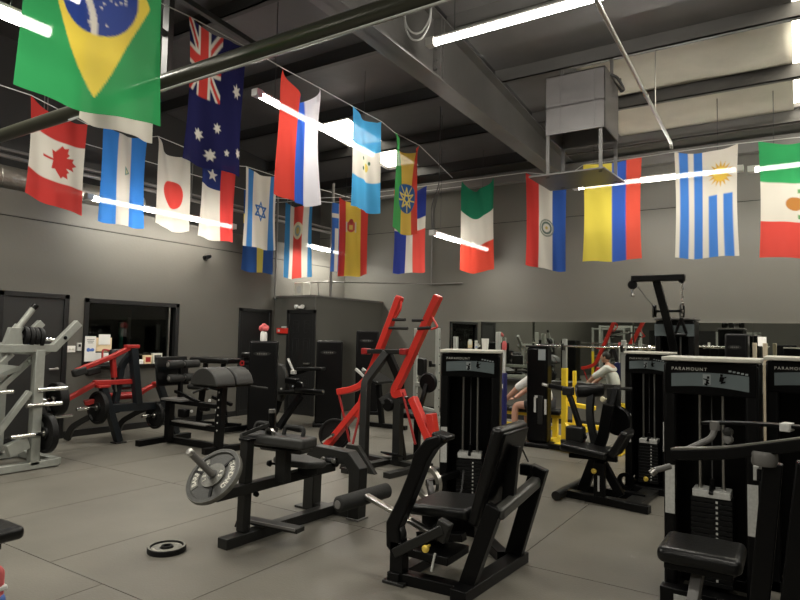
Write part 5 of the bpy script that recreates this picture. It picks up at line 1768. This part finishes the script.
# black low bench behind the glute ham bench
t = Thing('prone_curl_bench', 'low black bench with white bolted legs behind the domed thigh pads', 'gym machine', (-8.1, 6.9, 0))
G = t.mb
m = G(); m.bar((-8.6, 6.7, .10), (-7.55, 7.0, .10), .07, .07); t.part('base_rail', M_BLACK, m)
m = G(); m.bar((-8.55, 6.45, .06), (-8.6, 7.1, .06), .08, .08); t.part('front_foot', M_BLACK, m)
m = G(); m.bar((-7.62, 6.62, .06), (-7.5, 7.3, .06), .08, .08); t.part('rear_foot', M_BLACK, m)
m = G(); m.rail([(-8.3, 6.78, .1), (-8.2, 6.78, .85)], .08, .07, (0, 1, 0)); t.part('post', M_BLACK, m)
m = G(); m.rail([(-7.75, 6.85, .1), (-7.85, 6.85, .85)], .08, .07, (0, 1, 0)); t.part('post', M_BLACK, m)
pad(t, 'bench_pad', (-8.05, 6.86, 1.13), (.80, .34, .09), M_VINYL, rz=R(10), bev=.03)
for p_, q_ in (((-8.2, 6.78, .85), (-8.2, 6.80, 1.09)), ((-7.85, 6.85, .85), (-7.85, 6.87, 1.09))):
    m = G(); m.bar(p_, q_, .06, .06, (0, 1, 0)); t.part('pad_support', M_BLACK, m)
for c_ in ((-8.45, 6.6, .26), (-8.0, 6.65, .40), (-7.68, 6.7, .22)):
    m = G(); m.box(c_, (.16, .12, .14), R(10)); t.part('joint_block', M_BLACK, m, bevel=.02)
roller(t, (-8.38, 6.62, .70), (-8.0, 6.70, .70), .05)
m = G(); m.bar((-8.3, 6.75, .72), (-7.8, 6.84, .66), .05, .05); t.part('brace', M_BLACK, m)
for k, (x, z) in enumerate(((-8.55, .12), (-8.3, .30), (-7.9, .50), (-7.75, .36), (-7.62, .12), (-7.70, .58))):
    m = G(); m.lathe([(0, .02), (.022, .018), (.025, 0)], (x, 6.62 + .02 * k, z), (.3, -1, 0), 10); t.part('bolt', M_STICK, m, bevel=0)
m = G(); m.bar((-7.95, 6.75, .55), (-7.55, 6.8, .45), .05, .05); t.part('brace', M_BLACK, m)


# ------------------------------------------------------------------ racks and bench near the mirror
def holed_post(t, x, y, h, m=M_SILVER, w=.07, name='upright', n=10, z0=0.0, holes=True, parent=None):
    b = t.mb(); b.rail([(x, y, z0), (x, y, h)], w, w, (0, 1, 0)); o = t.part(name, m, b, parent=parent, bevel=.006)
    if holes:
        for k in range(n):
            b = t.mb(); b.lathe([(0, .003), (.013, .003), (.013, 0)], (x + w / 2, y, z0 + .25 + (h - z0 - .3) * k / n), (1, 0, 0), 10)
            if parent is None:
                t.part('pin_hole', M_GLOSS, b, parent=o, bevel=0)
    return o


t = Thing('squat_rack', 'pale grey squat rack with drilled uprights behind the right red lever arm', 'rack', (-5.5, 9.6, 0))
G = t.mb
holed_post(t, -5.24, 9.30, 1.74)
holed_post(t, -5.95, 9.75, 1.74)
m = G(); m.bar((-5.24, 9.30, .72), (-5.95, 9.75, .72), .07, .07); t.part('cross_beam', M_SILVER, m, bevel=.006)
m = G(); m.bar((-5.24, 9.30, .04), (-4.98, 9.9, .04), .08, .08); t.part('foot', M_SILVER, m, bevel=.006)
m = G(); m.bar((-5.95, 9.75, .04), (-5.7, 10.3, .04), .08, .08); t.part('foot', M_SILVER, m, bevel=.006)
m = G(); m.bar((-5.24, 9.34, .30), (-5.95, 9.79, .30), .06, .06); t.part('cross_beam', M_SILVER, m, bevel=.006)
for x, yy in ((-5.28, 9.22), (-5.99, 9.67)):
    m = G(); m.rail([(x, yy + .05, 1.1), (x, yy - .10, 1.1), (x, yy - .10, 1.18)], .05, .04, (1, 0, 0)); t.part('bar_hook', M_BLACK, m, bevel=.006)
pad(t, 'hanging_pad', (-5.62, 9.42, 1.05), (.26, .08, .32), M_VINYL, rz=R(-32), bev=.03)

t = Thing('bar_stand', 'silver posted bar stand rising behind the middle weight tower', 'rack', (-5.0, 10.4, 0))
G = t.mb
for x, h in ((-5.47, 1.60), (-4.60, 1.70)):
    m = G(); m.rail([(x, 10.4, .0), (x, 10.4, h)], .075, .075, (0, 1, 0)); t.part('upright', M_SILVER, m, bevel=.006)
m = G(); m.bar((-5.47, 10.4, .30), (-4.60, 10.4, .30), .06, .06); t.part('cross_beam', M_SILVER, m)
m = G(); m.bar((-5.47, 10.4, 1.0), (-4.60, 10.4, 1.0), .06, .06); t.part('cross_beam', M_SILVER, m)

t = Thing('yellow_squat_stand', 'yellow and grey squat stand holding a bar in front of the mirror', 'rack', (-2.55, 9.2, 0))
G = t.mb
for x, zs in ((-2.98, 1.16), (-2.12, .70)):
    m = G(); m.rail([(x, 9.2, .03), (x, 9.2, zs)], .08, .08, (0, 1, 0)); up_ = t.part('lower_upright', M_YELLOW, m, bevel=.008)
    m = G(); m.rail([(x, 9.2, zs), (x, 9.2, 1.60)], .065, .065, (0, 1, 0)); t.part('upper_upright', M_SILVER, m, bevel=.008)
    m = G(); m.rail([(x, 9.17, 1.46), (x, 9.09, 1.46), (x, 9.08, 1.53)], .06, .035, (1, 0, 0)); t.part('bar_hook', M_CHAR, m, bevel=.006)
    m = G(); m.bar((x, 8.86, .04), (x, 9.75, .04), .09, .08); t.part('foot', M_YELLOW, m, bevel=.008)
m = G(); m.rail([(-2.86, 9.3, .05), (-2.86, 9.3, 1.12)], .05, .05, (0, 1, 0)); t.part('rear_upright', M_YELLOW, m, bevel=.006)
m = G(); m.bar((-2.98, 9.3, .30), (-2.12, 9.3, .30), .07, .07); t.part('cross_beam', M_YELLOW, m, bevel=.006)
m = G(); m.bar((-2.98, 9.3, .62), (-2.55, 9.3, .58), .10, .06); t.part('cross_beam', M_YELLOW, m, bevel=.006)
m = G(); m.bar((-2.98, 9.2, .35), (-2.72, 9.0, .06), .06, .06); t.part('brace', M_YELLOW, m, bevel=.006)
t = Thing('barbell', 'bare silver barbell resting across the yellow and grey stand', 'barbell', (-2.4, 9.08, 1.53))
m = t.mb(); m.cyl((-3.05, 9.11, 1.495), (-1.75, 9.11, 1.495), .014, 14); t.part('shaft', M_CHROME, m, bevel=0)
for a_, b_ in ((-3.38, -3.05), (-1.75, -1.36)):
    m = t.mb(); m.lathe([(0, 0), (.025, 0), (.025, b_ - a_ - .03), (.025, b_ - a_), (0, b_ - a_)], (a_, 9.11, 1.495), (1, 0, 0), 16)
    t.part('sleeve', M_CHROME, m, bevel=0)
    m = t.mb(); e = b_ if a_ < -2 else a_
    m.lathe([(.014, -.02), (.036, -.02), (.036, .02), (.014, .02)], (e, 9.11, 1.495), (1, 0, 0), 16)
    t.part('collar', M_CHROME, m, bevel=0)

t = Thing('flat_bench', 'long black padded bench on a yellow frame under the seated person', 'bench', (-3.6, 9.50, 0))
G = t.mb
pad(t, 'bench_pad', (-3.68, 9.50, .455), (1.16, .32, .07), M_VINYL, bev=.025)
m = G(); m.bar((-4.22, 9.50, .39), (-3.12, 9.50, .39), .08, .06); t.part('pad_rail', M_YELLOW, m, bevel=.006)
for x in (-4.15, -3.22):
    m = G(); m.rail([(x, 9.50, .04), (x, 9.50, .39)], .08, .08, (0, 1, 0)); t.part('post', M_YELLOW, m, bevel=.006)
    m = G(); m.bar((x, 9.28, .035), (x, 9.72, .035), .08, .07); t.part('foot', M_YELLOW, m, bevel=.006)
m = G(); m.bar((-4.15, 9.50, .20), (-3.22, 9.50, .20), .06, .06); t.part('lower_rail', M_YELLOW, m, bevel=.006)

t = Thing('step_frame', 'low yellow frame on the floor right of the slim black tower', 'frame', (-2.6, 9.0, 0))
G = t.mb
m = G(); m.bar((-2.90, 9.12, .22), (-2.74, 8.93, .20), .09, .06); t.part('top_bar', M_YELLOW, m, bevel=.006)
m = G(); m.bar((-2.78, 8.95, .21), (-2.50, 9.10, .34), .09, .06); t.part('top_bar', M_YELLOW, m, bevel=.006)
for x, yy, h in ((-2.87, 9.09, .20), (-2.76, 8.94, .20), (-2.52, 9.09, .32)):
    m = G(); m.rail([(x, yy, 0), (x, yy, h)], .06, .06, (0, 1, 0)); t.part('leg', M_YELLOW, m, bevel=.006)


t = Thing('red_white_roll', 'small red and white roll on the low yellow frame, added in place of a shoe', 'towel', (-2.82, 9.03, .25))
m = t.mb(); m.cyl((-2.88, 9.09, .285), (-2.77, 8.97, .285), .038, 16); tr_ = t.part('roll', M_DRED, m, bevel=.006)  # plain roll added where a red shoe would be
m = t.mb(); m.cyl((-2.845, 9.052, .285), (-2.815, 9.019, .285), .0395, 16); t.part('white_band', M_WHITE, m, parent=tr_, bevel=0)

# ------------------------------------------------------------------ seated person
def skin(name, nodes, edges, m, parent, org, sub=2, root=0):
    me = bpy.data.meshes.new(name)
    me.from_pydata([Vector(p) - Vector(org) for p, r_ in nodes], edges, [])
    ob = bpy.data.objects.new(name, me)
    COL.objects.link(ob)
    ob.parent = parent
    md = ob.modifiers.new('skin', 'SKIN')
    md.use_smooth_shade = True
    for i, (p, r_) in enumerate(nodes):
        d = me.skin_vertices[0].data[i]
        d.radius = r_ if isinstance(r_, tuple) else (r_, r_)
        d.use_root = i == root
    sb = ob.modifiers.new('sub', 'SUBSURF')
    sb.levels = sub
    sb.render_levels = sub
    me.materials.append(m)
    return ob


t = Thing('person', 'person in a white shirt sitting hunched on the black and yellow bench', 'person', (-3.41, 9.50, .49))
o = t.o
px, py = -3.41, 9.52
N = [((px, py, .57), (.16, .12)), ((px, py - .03, .74), (.15, .11)), ((px, py - .08, .91), (.17, .11)), ((px, py - .12, 1.01), (.12, .09)), ((px, py - .15, 1.08), .055), ((px, py - .17, 1.13), .05),
     ((px - .19, py - .12, .99), .062), ((px - .29, py - .36, .80), .048), ((px - .22, py - .55, .63), .036), ((px - .18, py - .59, .60), .03),
     ((px + .19, py - .12, .99), .062), ((px + .29, py - .36, .80), .048), ((px + .22, py - .55, .63), .036), ((px + .18, py - .59, .60), .03),
     ((px - .10, py - .02, .55), .085), ((px - .25, py - .40, .54), .068), ((px - .26, py - .40, .30), .055), ((px - .26, py - .38, .08), .040),
     ((px + .10, py - .02, .55), .085), ((px + .25, py - .40, .54), .068), ((px + .26, py - .40, .30), .055), ((px + .26, py - .38, .08), .040)]
ED = [(0, 1), (1, 2), (2, 3), (3, 4), (4, 5), (3, 6), (6, 7), (7, 8), (8, 9), (3, 10), (10, 11), (11, 12), (12, 13), (0, 14), (14, 15), (15, 16), (16, 17), (0, 18), (18, 19), (19, 20), (20, 21)]
body = skin('body', N, ED, M_SKIN, t.e, o)
# head with face
m = t.mb()
hc = V(px, py - .20, 1.225)
m.ball(hc, (.072, .092, .112), 24)
m.ball(hc + V(0, -.090, -.012), (.013, .020, .020), 10)
m.ball(hc + V(0, -.078, -.052), (.026, .012, .008), 10)
for s in (-1, 1):
    m.ball(hc + V(s * .072, .005, -.005), (.012, .02, .03), 10)
m.ball(hc + V(0, -.035, -.085), (.045, .045, .03), 12)
hd = t.part('head', M_SKIN, m, bevel=0, angle=180)
m = t.mb()
for s in (-1, 1):
    m.ball(hc + V(s * .028, -.083, .008), (.010, .006, .006), 8)
t.part('eyes', M_HAIR, m, parent=hd, bevel=0)
m = t.mb()
m.ball(hc + V(0, .016, .026), (.079, .094, .104), 24)
t.part('hair', M_HAIR, m, parent=hd, bevel=0, angle=180)
# hands
for s, c in ((-1, V(px - .17, py - .60, .595)), (1, V(px + .17, py - .60, .595))):
    nodes = [((c.x, c.y + .02, c.z), (.030, .018)), ((c.x, c.y - .05, c.z - .005), (.036, .015))]
    ed = [(0, 1)]
    for k in range(4):
        b0 = len(nodes)
        fx = c.x + (k - 1.5) * .019
        ln = (.034, .040, .038, .030)[k]
        nodes += [((fx, c.y - .075, c.z - .005), .009), ((fx, c.y - .075 - ln, c.z - .018), .008), ((fx, c.y - .075 - ln * 1.5, c.z - .045), .007)]
        ed += [(1, b0), (b0, b0 + 1), (b0 + 1, b0 + 2)]
    b0 = len(nodes)
    nodes += [((c.x + s * -.038, c.y - .02, c.z - .008), .010), ((c.x + s * -.052, c.y - .055, c.z - .02), .008)]
    ed += [(0, b0), (b0, b0 + 1)]
    skin('hand', nodes, ed, M_SKIN, t.e, o, 1)
shirt = skin('shirt', [((px, py, .56), (.185, .15)), ((px, py - .03, .74), (.175, .14)), ((px, py - .08, .91), (.19, .135)), ((px, py - .12, 1.01), (.14, .11)), ((px, py - .14, 1.055), .075),
                       ((px - .20, py - .12, .99), .085), ((px - .29, py - .385, .785), .068), ((px + .20, py - .12, .99), .085), ((px + .29, py - .385, .785), .068)],
             [(0, 1), (1, 2), (2, 3), (3, 4), (3, 5), (5, 6), (3, 7), (7, 8)], M_SHIRT, t.e, o)
skin('shorts', [((px, py, .56), (.17, .12)), ((px - .12, py - .04, .555), .10), ((px - .22, py - .30, .55), .085), ((px + .12, py - .04, .555), .10), ((px + .22, py - .30, .55), .085)],
     [(0, 1), (1, 2), (0, 3), (3, 4)], M_SHORTS, t.e, o)
for x, yy, z, a_ in ((px - .26, py - .38, .0, 0), (px + .26, py - .38, .0, 0)):
    m = t.mb()
    ca, sa = math.cos(a_), math.sin(a_)
    poly = [(-.045, .06), (.045, .06), (.048, -.10), (.030, -.19), (-.030, -.19), (-.048, -.10)]
    poly = [(x + u_ * ca - v_ * sa, yy + u_ * sa + v_ * ca) for u_, v_ in poly]
    m.prism(poly, z, z + .028, 'z')
    s_ = t.part('shoe_sole', M_WHITE, m, bevel=.008)
    m = t.mb()
    m.prism([(x + (p_[0] - x) * .9, yy + (p_[1] - yy) * .95) for p_ in poly], z + .028, z + .085, 'z')
    t.part('shoe', M_DRED, m, bevel=.03, seg=4)

t.e.rotation_euler.z = R(-90)
# ------------------------------------------------------------------ small things near the mirror
for (x0, x1, z0, z1), lab in zip([(-4.72, -4.50, 1.50, 1.76), (-1.41, -1.30, 1.42, 1.68), (-.56, -.44, 1.55, 1.70)],
                                 ['cream paper notice fixed to the mirror above the slim black tower', 'cream paper notice fixed to the mirror right of the cable tower', 'small square cream notice fixed to the mirror at the right']):
    m = MB(((x0 + x1) / 2, YB - .014, (z0 + z1) / 2))
    m.span((x0, YB - .018, z0), (x1, YB - .0125, z1))
    single('paper_notice', lab, 'notice', m, M_WHITE, 'notices on the mirror', bevel=0)
t = Thing('cleaning_stand', 'narrow navy stand with a small white label between two black towers', 'stand', (-3.66, 8.4, 0))
m = t.mb(); m.box((-3.66, 8.4, .58), (.13, .16, 1.02)); nb = t.part('stand_body', M_NAVYSH, m, bevel=.02)
m = t.mb(); m.box((-3.66, 8.4, .04), (.30, .30, .08)); t.part('foot', M_NAVYSH, m, bevel=.02)
m = t.mb(); m.box((-3.625, 8.317, .90), (.05, .004, .06)); t.part('white_label', M_WHITE, m, parent=nb, bevel=0)
m = t.mb(); m.cyl((-3.62, 8.4, 1.09), (-3.62, 8.4, 1.42), .022, 12); t.part('pole', M_STICK, m, bevel=0)
m = t.mb(); m.lathe([(0, 0), (.03, 0), (.034, .02), (.034, .10), (.02, .13), (0, .13)], (-3.62, 8.4, 1.42), (0, 0, 1), 16); t.part('red_top', M_PINK, m, bevel=0)
m = MB((-2.36, 5.05, 1.487))
m.lathe([(0, 0), (.026, 0), (.034, .10), (.031, .10), (.024, .006), (0, .006)], (-2.36, 5.05, 1.488), (0, 0, 1), 24)
single('paper_cup', 'small white cup standing on the middle weight tower', 'cup', m, M_WHITE, bevel=0)
t = Thing('weight_stack_tower', 'dark tower with an oval badge behind the nearest tower, close to the mirror', 'gym machine', (-.78, 10.5, 0))
shroud(t, -.93, -.63, 10.3, 10.75, 1.73)
t = Thing('wooden_post_rack', 'pair of pale wooden posts beside the dark oval badge tower', 'rack', (-.5, 10.45, 0))
for x in (-.55, -.42):
    m = t.mb(); m.rail([(x, 10.45, 0), (x, 10.45, 1.60)], .055, .06, (0, 1, 0)); t.part('post', mat('pale_wood', (.42, .36, .26), .6, noise=(6, .1)), m, bevel=.006)
m = t.mb(); m.bar((-.60, 10.45, .04), (-.36, 10.45, .04), .35, .06, (0, 0, 1)); t.part('base', M_CHAR, m)
m = t.mb(); m.bar((-.55, 10.45, 1.3), (-.42, 10.45, 1.3), .04, .05); t.part('cross_bar', M_SILVER, m)

# ------------------------------------------------------------------ on and around the left wall
def wall_card(name, label, y0, y1, z0, z1, m, cat='paper', x=XL, th=.004, group=None):
    b = MB((x, (y0 + y1) / 2, z0))
    b.span((x, y0, z0), (x + th, y1, z1))
    return single(name, label, cat, b, m, group, bevel=0 if th < .01 else .004)


t = Thing('light_switch', 'white light switch plate on the wall between door and window', 'switch', (XL, 5.02, 1.25))
m = t.mb(); m.span((XL, 4.96, 1.25), (XL + .012, 5.08, 1.345)); t.part('switch_plate', M_WHITE, m, bevel=.003)
for k in (0, 1):
    m = t.mb(); m.box((XL + .014, 5.0 + .045 * k, 1.298), (.012, .014, .030)); t.part('toggle', M_CREAM, m, bevel=.002)
t = Thing('thermostat', 'small grey thermostat beside the light switch', 'thermostat', (XL, 5.13, 1.27))
m = t.mb(); m.span((XL, 5.10, 1.27), (XL + .03, 5.165, 1.39)); tb = t.part('thermostat_case', M_STICK, m, bevel=.006)
m = t.mb(); m.span((XL + .03, 5.113, 1.33), (XL + .032, 5.15, 1.37)); t.part('display', M_CHAR, m, parent=tb, bevel=0)
t = Thing('wall_poster', 'white notice with a blue picture at the window edge', 'notice', (XL + .022, 5.30, 1.11))
m = t.mb(); m.span((XL + .022, 5.215, 1.11), (XL + .028, 5.385, 1.49)); wp = t.part('sheet', M_WHITE, m, bevel=0)
m = t.mb()
m.box((XL + .029, 5.30, 1.28), (.002, .11, .035)); m.ball((XL + .029, 5.27, 1.285), (.002, .03, .03), 10); m.ball((XL + .029, 5.335, 1.285), (.002, .03, .025), 10)
t.part('blue_picture', M_BLUE, m, parent=wp, bevel=0)
m = t.mb()
for k in range(3):
    m.box((XL + .029, 5.30, 1.44 - .025 * k), (.002, .12 - .02 * k, .008))
t.part('printed_lines', M_STEEL, m, parent=wp, bevel=0)
wall_card('paper_sheet', 'large buff sheet taped to the window glass', 5.42, 5.69, 1.255, 1.47, M_PAPERY, x=XL - .052)
wall_card('paper_sheet', 'white sheet above the buff sheet on the window glass', 5.47, 5.66, 1.36, 1.52, M_WHITE, x=XL - .047)
wall_card('paper_sheet', 'white sheet low on the window glass under the buff sheet', 5.42, 5.69, 1.09, 1.235, M_WHITE, x=XL - .052)
wall_card('paper_sheet', 'small white sheet on the glass behind the red press arm', 5.83, 6.0, 1.09, 1.22, M_WHITE, x=XL - .052)
m = MB((XL - .12, 5.9, 1.05))
m.span((XL - .16, 5.86, 1.08), (XL - .12, 5.93, 1.72))
single('rolled_banner', 'narrow green and grey banner standing inside the window', 'banner', m, M_GREEN, bevel=.006)
m = MB((XL - .14, 6.04, 1.05))
m.span((XL - .18, 6.02, 1.08), (XL - .14, 6.07, 1.80))
single('metal_strip', 'thin grey metal strip standing inside the window', 'strip', m, M_STEEL, bevel=.004)
for k, (y0, y1, z1, mm, lab) in enumerate([(6.10, 6.17, 1.12, M_WHITE, 'small white box, leftmost on the window sill'), (6.19, 6.32, 1.19, M_PAPERY, 'buff box between white and cream boxes on the window sill'),
                                           (6.35, 6.52, 1.22, M_CREAM, 'cream box at the right end of the window sill boxes')]):
    m = MB((XL + .05, (y0 + y1) / 2, 1.05))
    m.span((XL + .03, y0, 1.05), (XL + .09, y1, z1))
    o_ = single('cardboard_box', lab, 'box', m, mm, 'boxes on the window sill', bevel=.003)
    b = MB((XL + .05, (y0 + y1) / 2, 1.05))
    b.span((XL + .09, y0 + .02, 1.08), (XL + .0915, y1 - .02, z1 - .03))
    b.build('box_print', M_DRED if k == 1 else M_CHAR if k else M_STICK, o_, bevel=0)
t = Thing('security_camera', 'small dark security camera high on the left wall', 'camera', (XL, 7.35, 2.9))
m = t.mb(); m.lathe([(0, 0), (.05, 0), (.05, .02), (0, .02)], (XL, 7.40, 2.93), (1, 0, 0), 16); t.part('mount', M_CHAR, m, bevel=0)
m = t.mb(); m.bar((XL, 7.40, 2.93), (XL + .12, 7.36, 2.95), .03, .03); t.part('arm', M_CHAR, m)
m = t.mb(); m.cyl((XL + .10, 7.42, 2.96), (XL + .20, 7.22, 2.91), .036, 16); t.part('camera_body', M_GLOSS, m, bevel=0)
t = Thing('fire_alarm', 'red fire alarm box with a pale strobe on the corner room wall', 'alarm', (-8.78, BY, 1.58))
m = t.mb(); m.span((-8.93, BY - .05, 1.59), (-8.62, BY, 1.70)); fb = t.part('alarm_box', M_RED, m, bevel=.008)
m = t.mb(); m.span((-8.78, BY - .065, 1.70), (-8.66, BY - .01, 1.735)); t.part('strobe', M_STICK, m, parent=fb, bevel=.006)
m = t.mb(); m.box((-8.86, BY - .052, 1.645), (.05, .004, .05)); t.part('pale_label', M_STICK, m, parent=fb, bevel=0)
t = Thing('emergency_light', 'white twin head emergency light above the panelled door', 'light', (-8.30, BY, 2.08))
m = t.mb(); m.box((-8.30, BY - .03, 2.12), (.10, .06, .05)); t.part('case', M_WHITE, m, bevel=.006)
for s in (-1, 1):
    m = t.mb(); m.lathe([(0, 0), (.035, .0), (.042, .05), (0, .055)], (-8.30 + s * .075, BY - .05, 2.135), (s * .3, -1, -.2), 14); t.part('lamp_head', M_WHITE, m, bevel=0)
t = Thing('wall_speaker', 'cream speaker box standing on top of the corner room', 'speaker', (-8.5, 9.42, BZ + .03))
m = t.mb(); m.box((-8.5, 9.42, BZ + .17), (.27, .20, .27), R(-8)); sb_ = t.part('cabinet', M_CREAM, m, bevel=.012)
m = t.mb(); m.lathe([(0, .004), (.07, .004), (.08, 0), (.08, -.002)], (-8.5, 9.318, BZ + .16), (-.14, -1, 0), 20); t.part('grille', M_STICK, m, parent=sb_, bevel=0)

# ------------------------------------------------------------------ bottom left corner
t = Thing('flat_bench', 'end of a black padded bench poking in at the bottom left corner', 'bench', (-3.65, 1.3, 0))
pad(t, 'bench_pad', (-3.72, 1.27, .475), (.26, 1.05, .075), M_VINYL, bev=.03)
m = t.mb(); m.rail([(-3.68, 1.62, .03), (-3.68, 1.62, .45)], .06, .06, (1, 0, 0)); t.part('post', M_BLACK, m)
m = t.mb(); m.bar((-3.68, .8, .40), (-3.68, 1.70, .42), .06, .05); t.part('pad_rail', M_BLACK, m)
m = t.mb(); m.rail([(-3.68, .85, .03), (-3.68, .85, .45)], .06, .06, (1, 0, 0)); t.part('post', M_BLACK, m)
m = t.mb(); m.bar((-3.68, .8, .035), (-3.68, 1.66, .035), .07, .07); t.part('base_rail', M_BLACK, m)
t = Thing('gym_bag', 'red, white and blue patterned bag on the floor in the bottom left corner', 'bag', (-3.86, 1.70, 0))
m = t.mb(); m.box((-3.87, 1.67, .13), (.20, .26, .26)); gb = t.part('bag_body', M_PINK, m, bevel=.05, seg=4)
m = t.mb(); m.box((-3.87, 1.67, .06), (.208, .268, .09)); t.part('blue_band', M_BLUE, m, parent=gb, bevel=.03)
m = t.mb(); m.box((-3.87, 1.67, .135), (.206, .266, .03)); t.part('white_band', M_WHITE, m, parent=gb, bevel=.01)
m = t.mb(); m.tube([(-3.85, 1.60, .25), (-3.85, 1.60, .32), (-3.85, 1.74, .32), (-3.85, 1.74, .25)], .010, .04, 8); t.part('strap', M_GLOSS, m, bevel=0)

# ------------------------------------------------------------------ machines behind the camera, seen in the mirror
def cage(label, x, y, w=1.2, d=1.1, h=2.15, lower=None):
    t = Thing('power_cage', label, 'rack', (x, y, 0), 'cages reflected in the mirror')
    for sx in (-1, 1):
        for sy in (-1, 1):
            m = t.mb(); m.rail([(x + sx * w / 2, y + sy * d / 2, 0), (x + sx * w / 2, y + sy * d / 2, h)], .08, .08, (0, 1, 0)); o_ = t.part('upright', M_SILVER, m)
            if lower and sy > 0:
                m = t.mb(); m.rail([(x + sx * w / 2, y + sy * d / 2, .0), (x + sx * w / 2, y + sy * d / 2, 1.1)], .09, .09, (0, 1, 0)); t.part('lower_sleeve', lower, m, parent=o_)
        for z in (.05, h - .05, .9):
            m = t.mb(); m.bar((x + sx * w / 2, y - d / 2, z), (x + sx * w / 2, y + d / 2, z), .06, .06); t.part('side_rail', M_SILVER, m)
    for sy in (-1, 1):
        m = t.mb(); m.bar((x - w / 2, y + sy * d / 2, h - .04), (x + w / 2, y + sy * d / 2, h - .04), .06, .06); t.part('top_rail', M_SILVER, m)
    for k in range(3):
        m = t.mb(); m.bar((x - w / 2 + .1, y - d / 2, .7 + .5 * k), (x + w / 2 - .1, y + d / 2, .9 + .5 * k), .04, .04); t.part('brace', M_SILVER, m)
    m = t.mb(); m.cyl((x - 1.1, y + d / 2 + .08, 1.45), (x + 1.1, y + d / 2 + .08, 1.45), .02, 10); t.part('fixed_bar', M_CHROME, m, bevel=0)
    return t


cage('silver power cage reflected in the mirror above the yellow stand', -6.6, -1.6)
cage('silver power cage with yellow lower posts reflected in the mirror', -7.6, -3.9, 1.3, 1.2, 2.1, M_YELLOW)
cage('silver power cage reflected at the right part of the mirror', -2.9, -4.2, 1.3, 1.2, 2.0)
for k, (x, y) in enumerate([(-8.3, 1.7), (-8.2, -.6), (-4.6, -3.2), (-1.2, -2.6)]):
    t = Thing('weight_stack_tower', ['black tower reflected in the mirror near the left wall', 'black tower reflected in the mirror behind the silver cages',
                                     'black tower reflected in the middle of the mirror', 'black tower reflected toward the right of the mirror'][k], 'gym machine', (x, y, 0), 'towers reflected in the mirror')
    shroud(t, x - .3, x + .3, y - .25, y + .25, 1.55, oval=False)
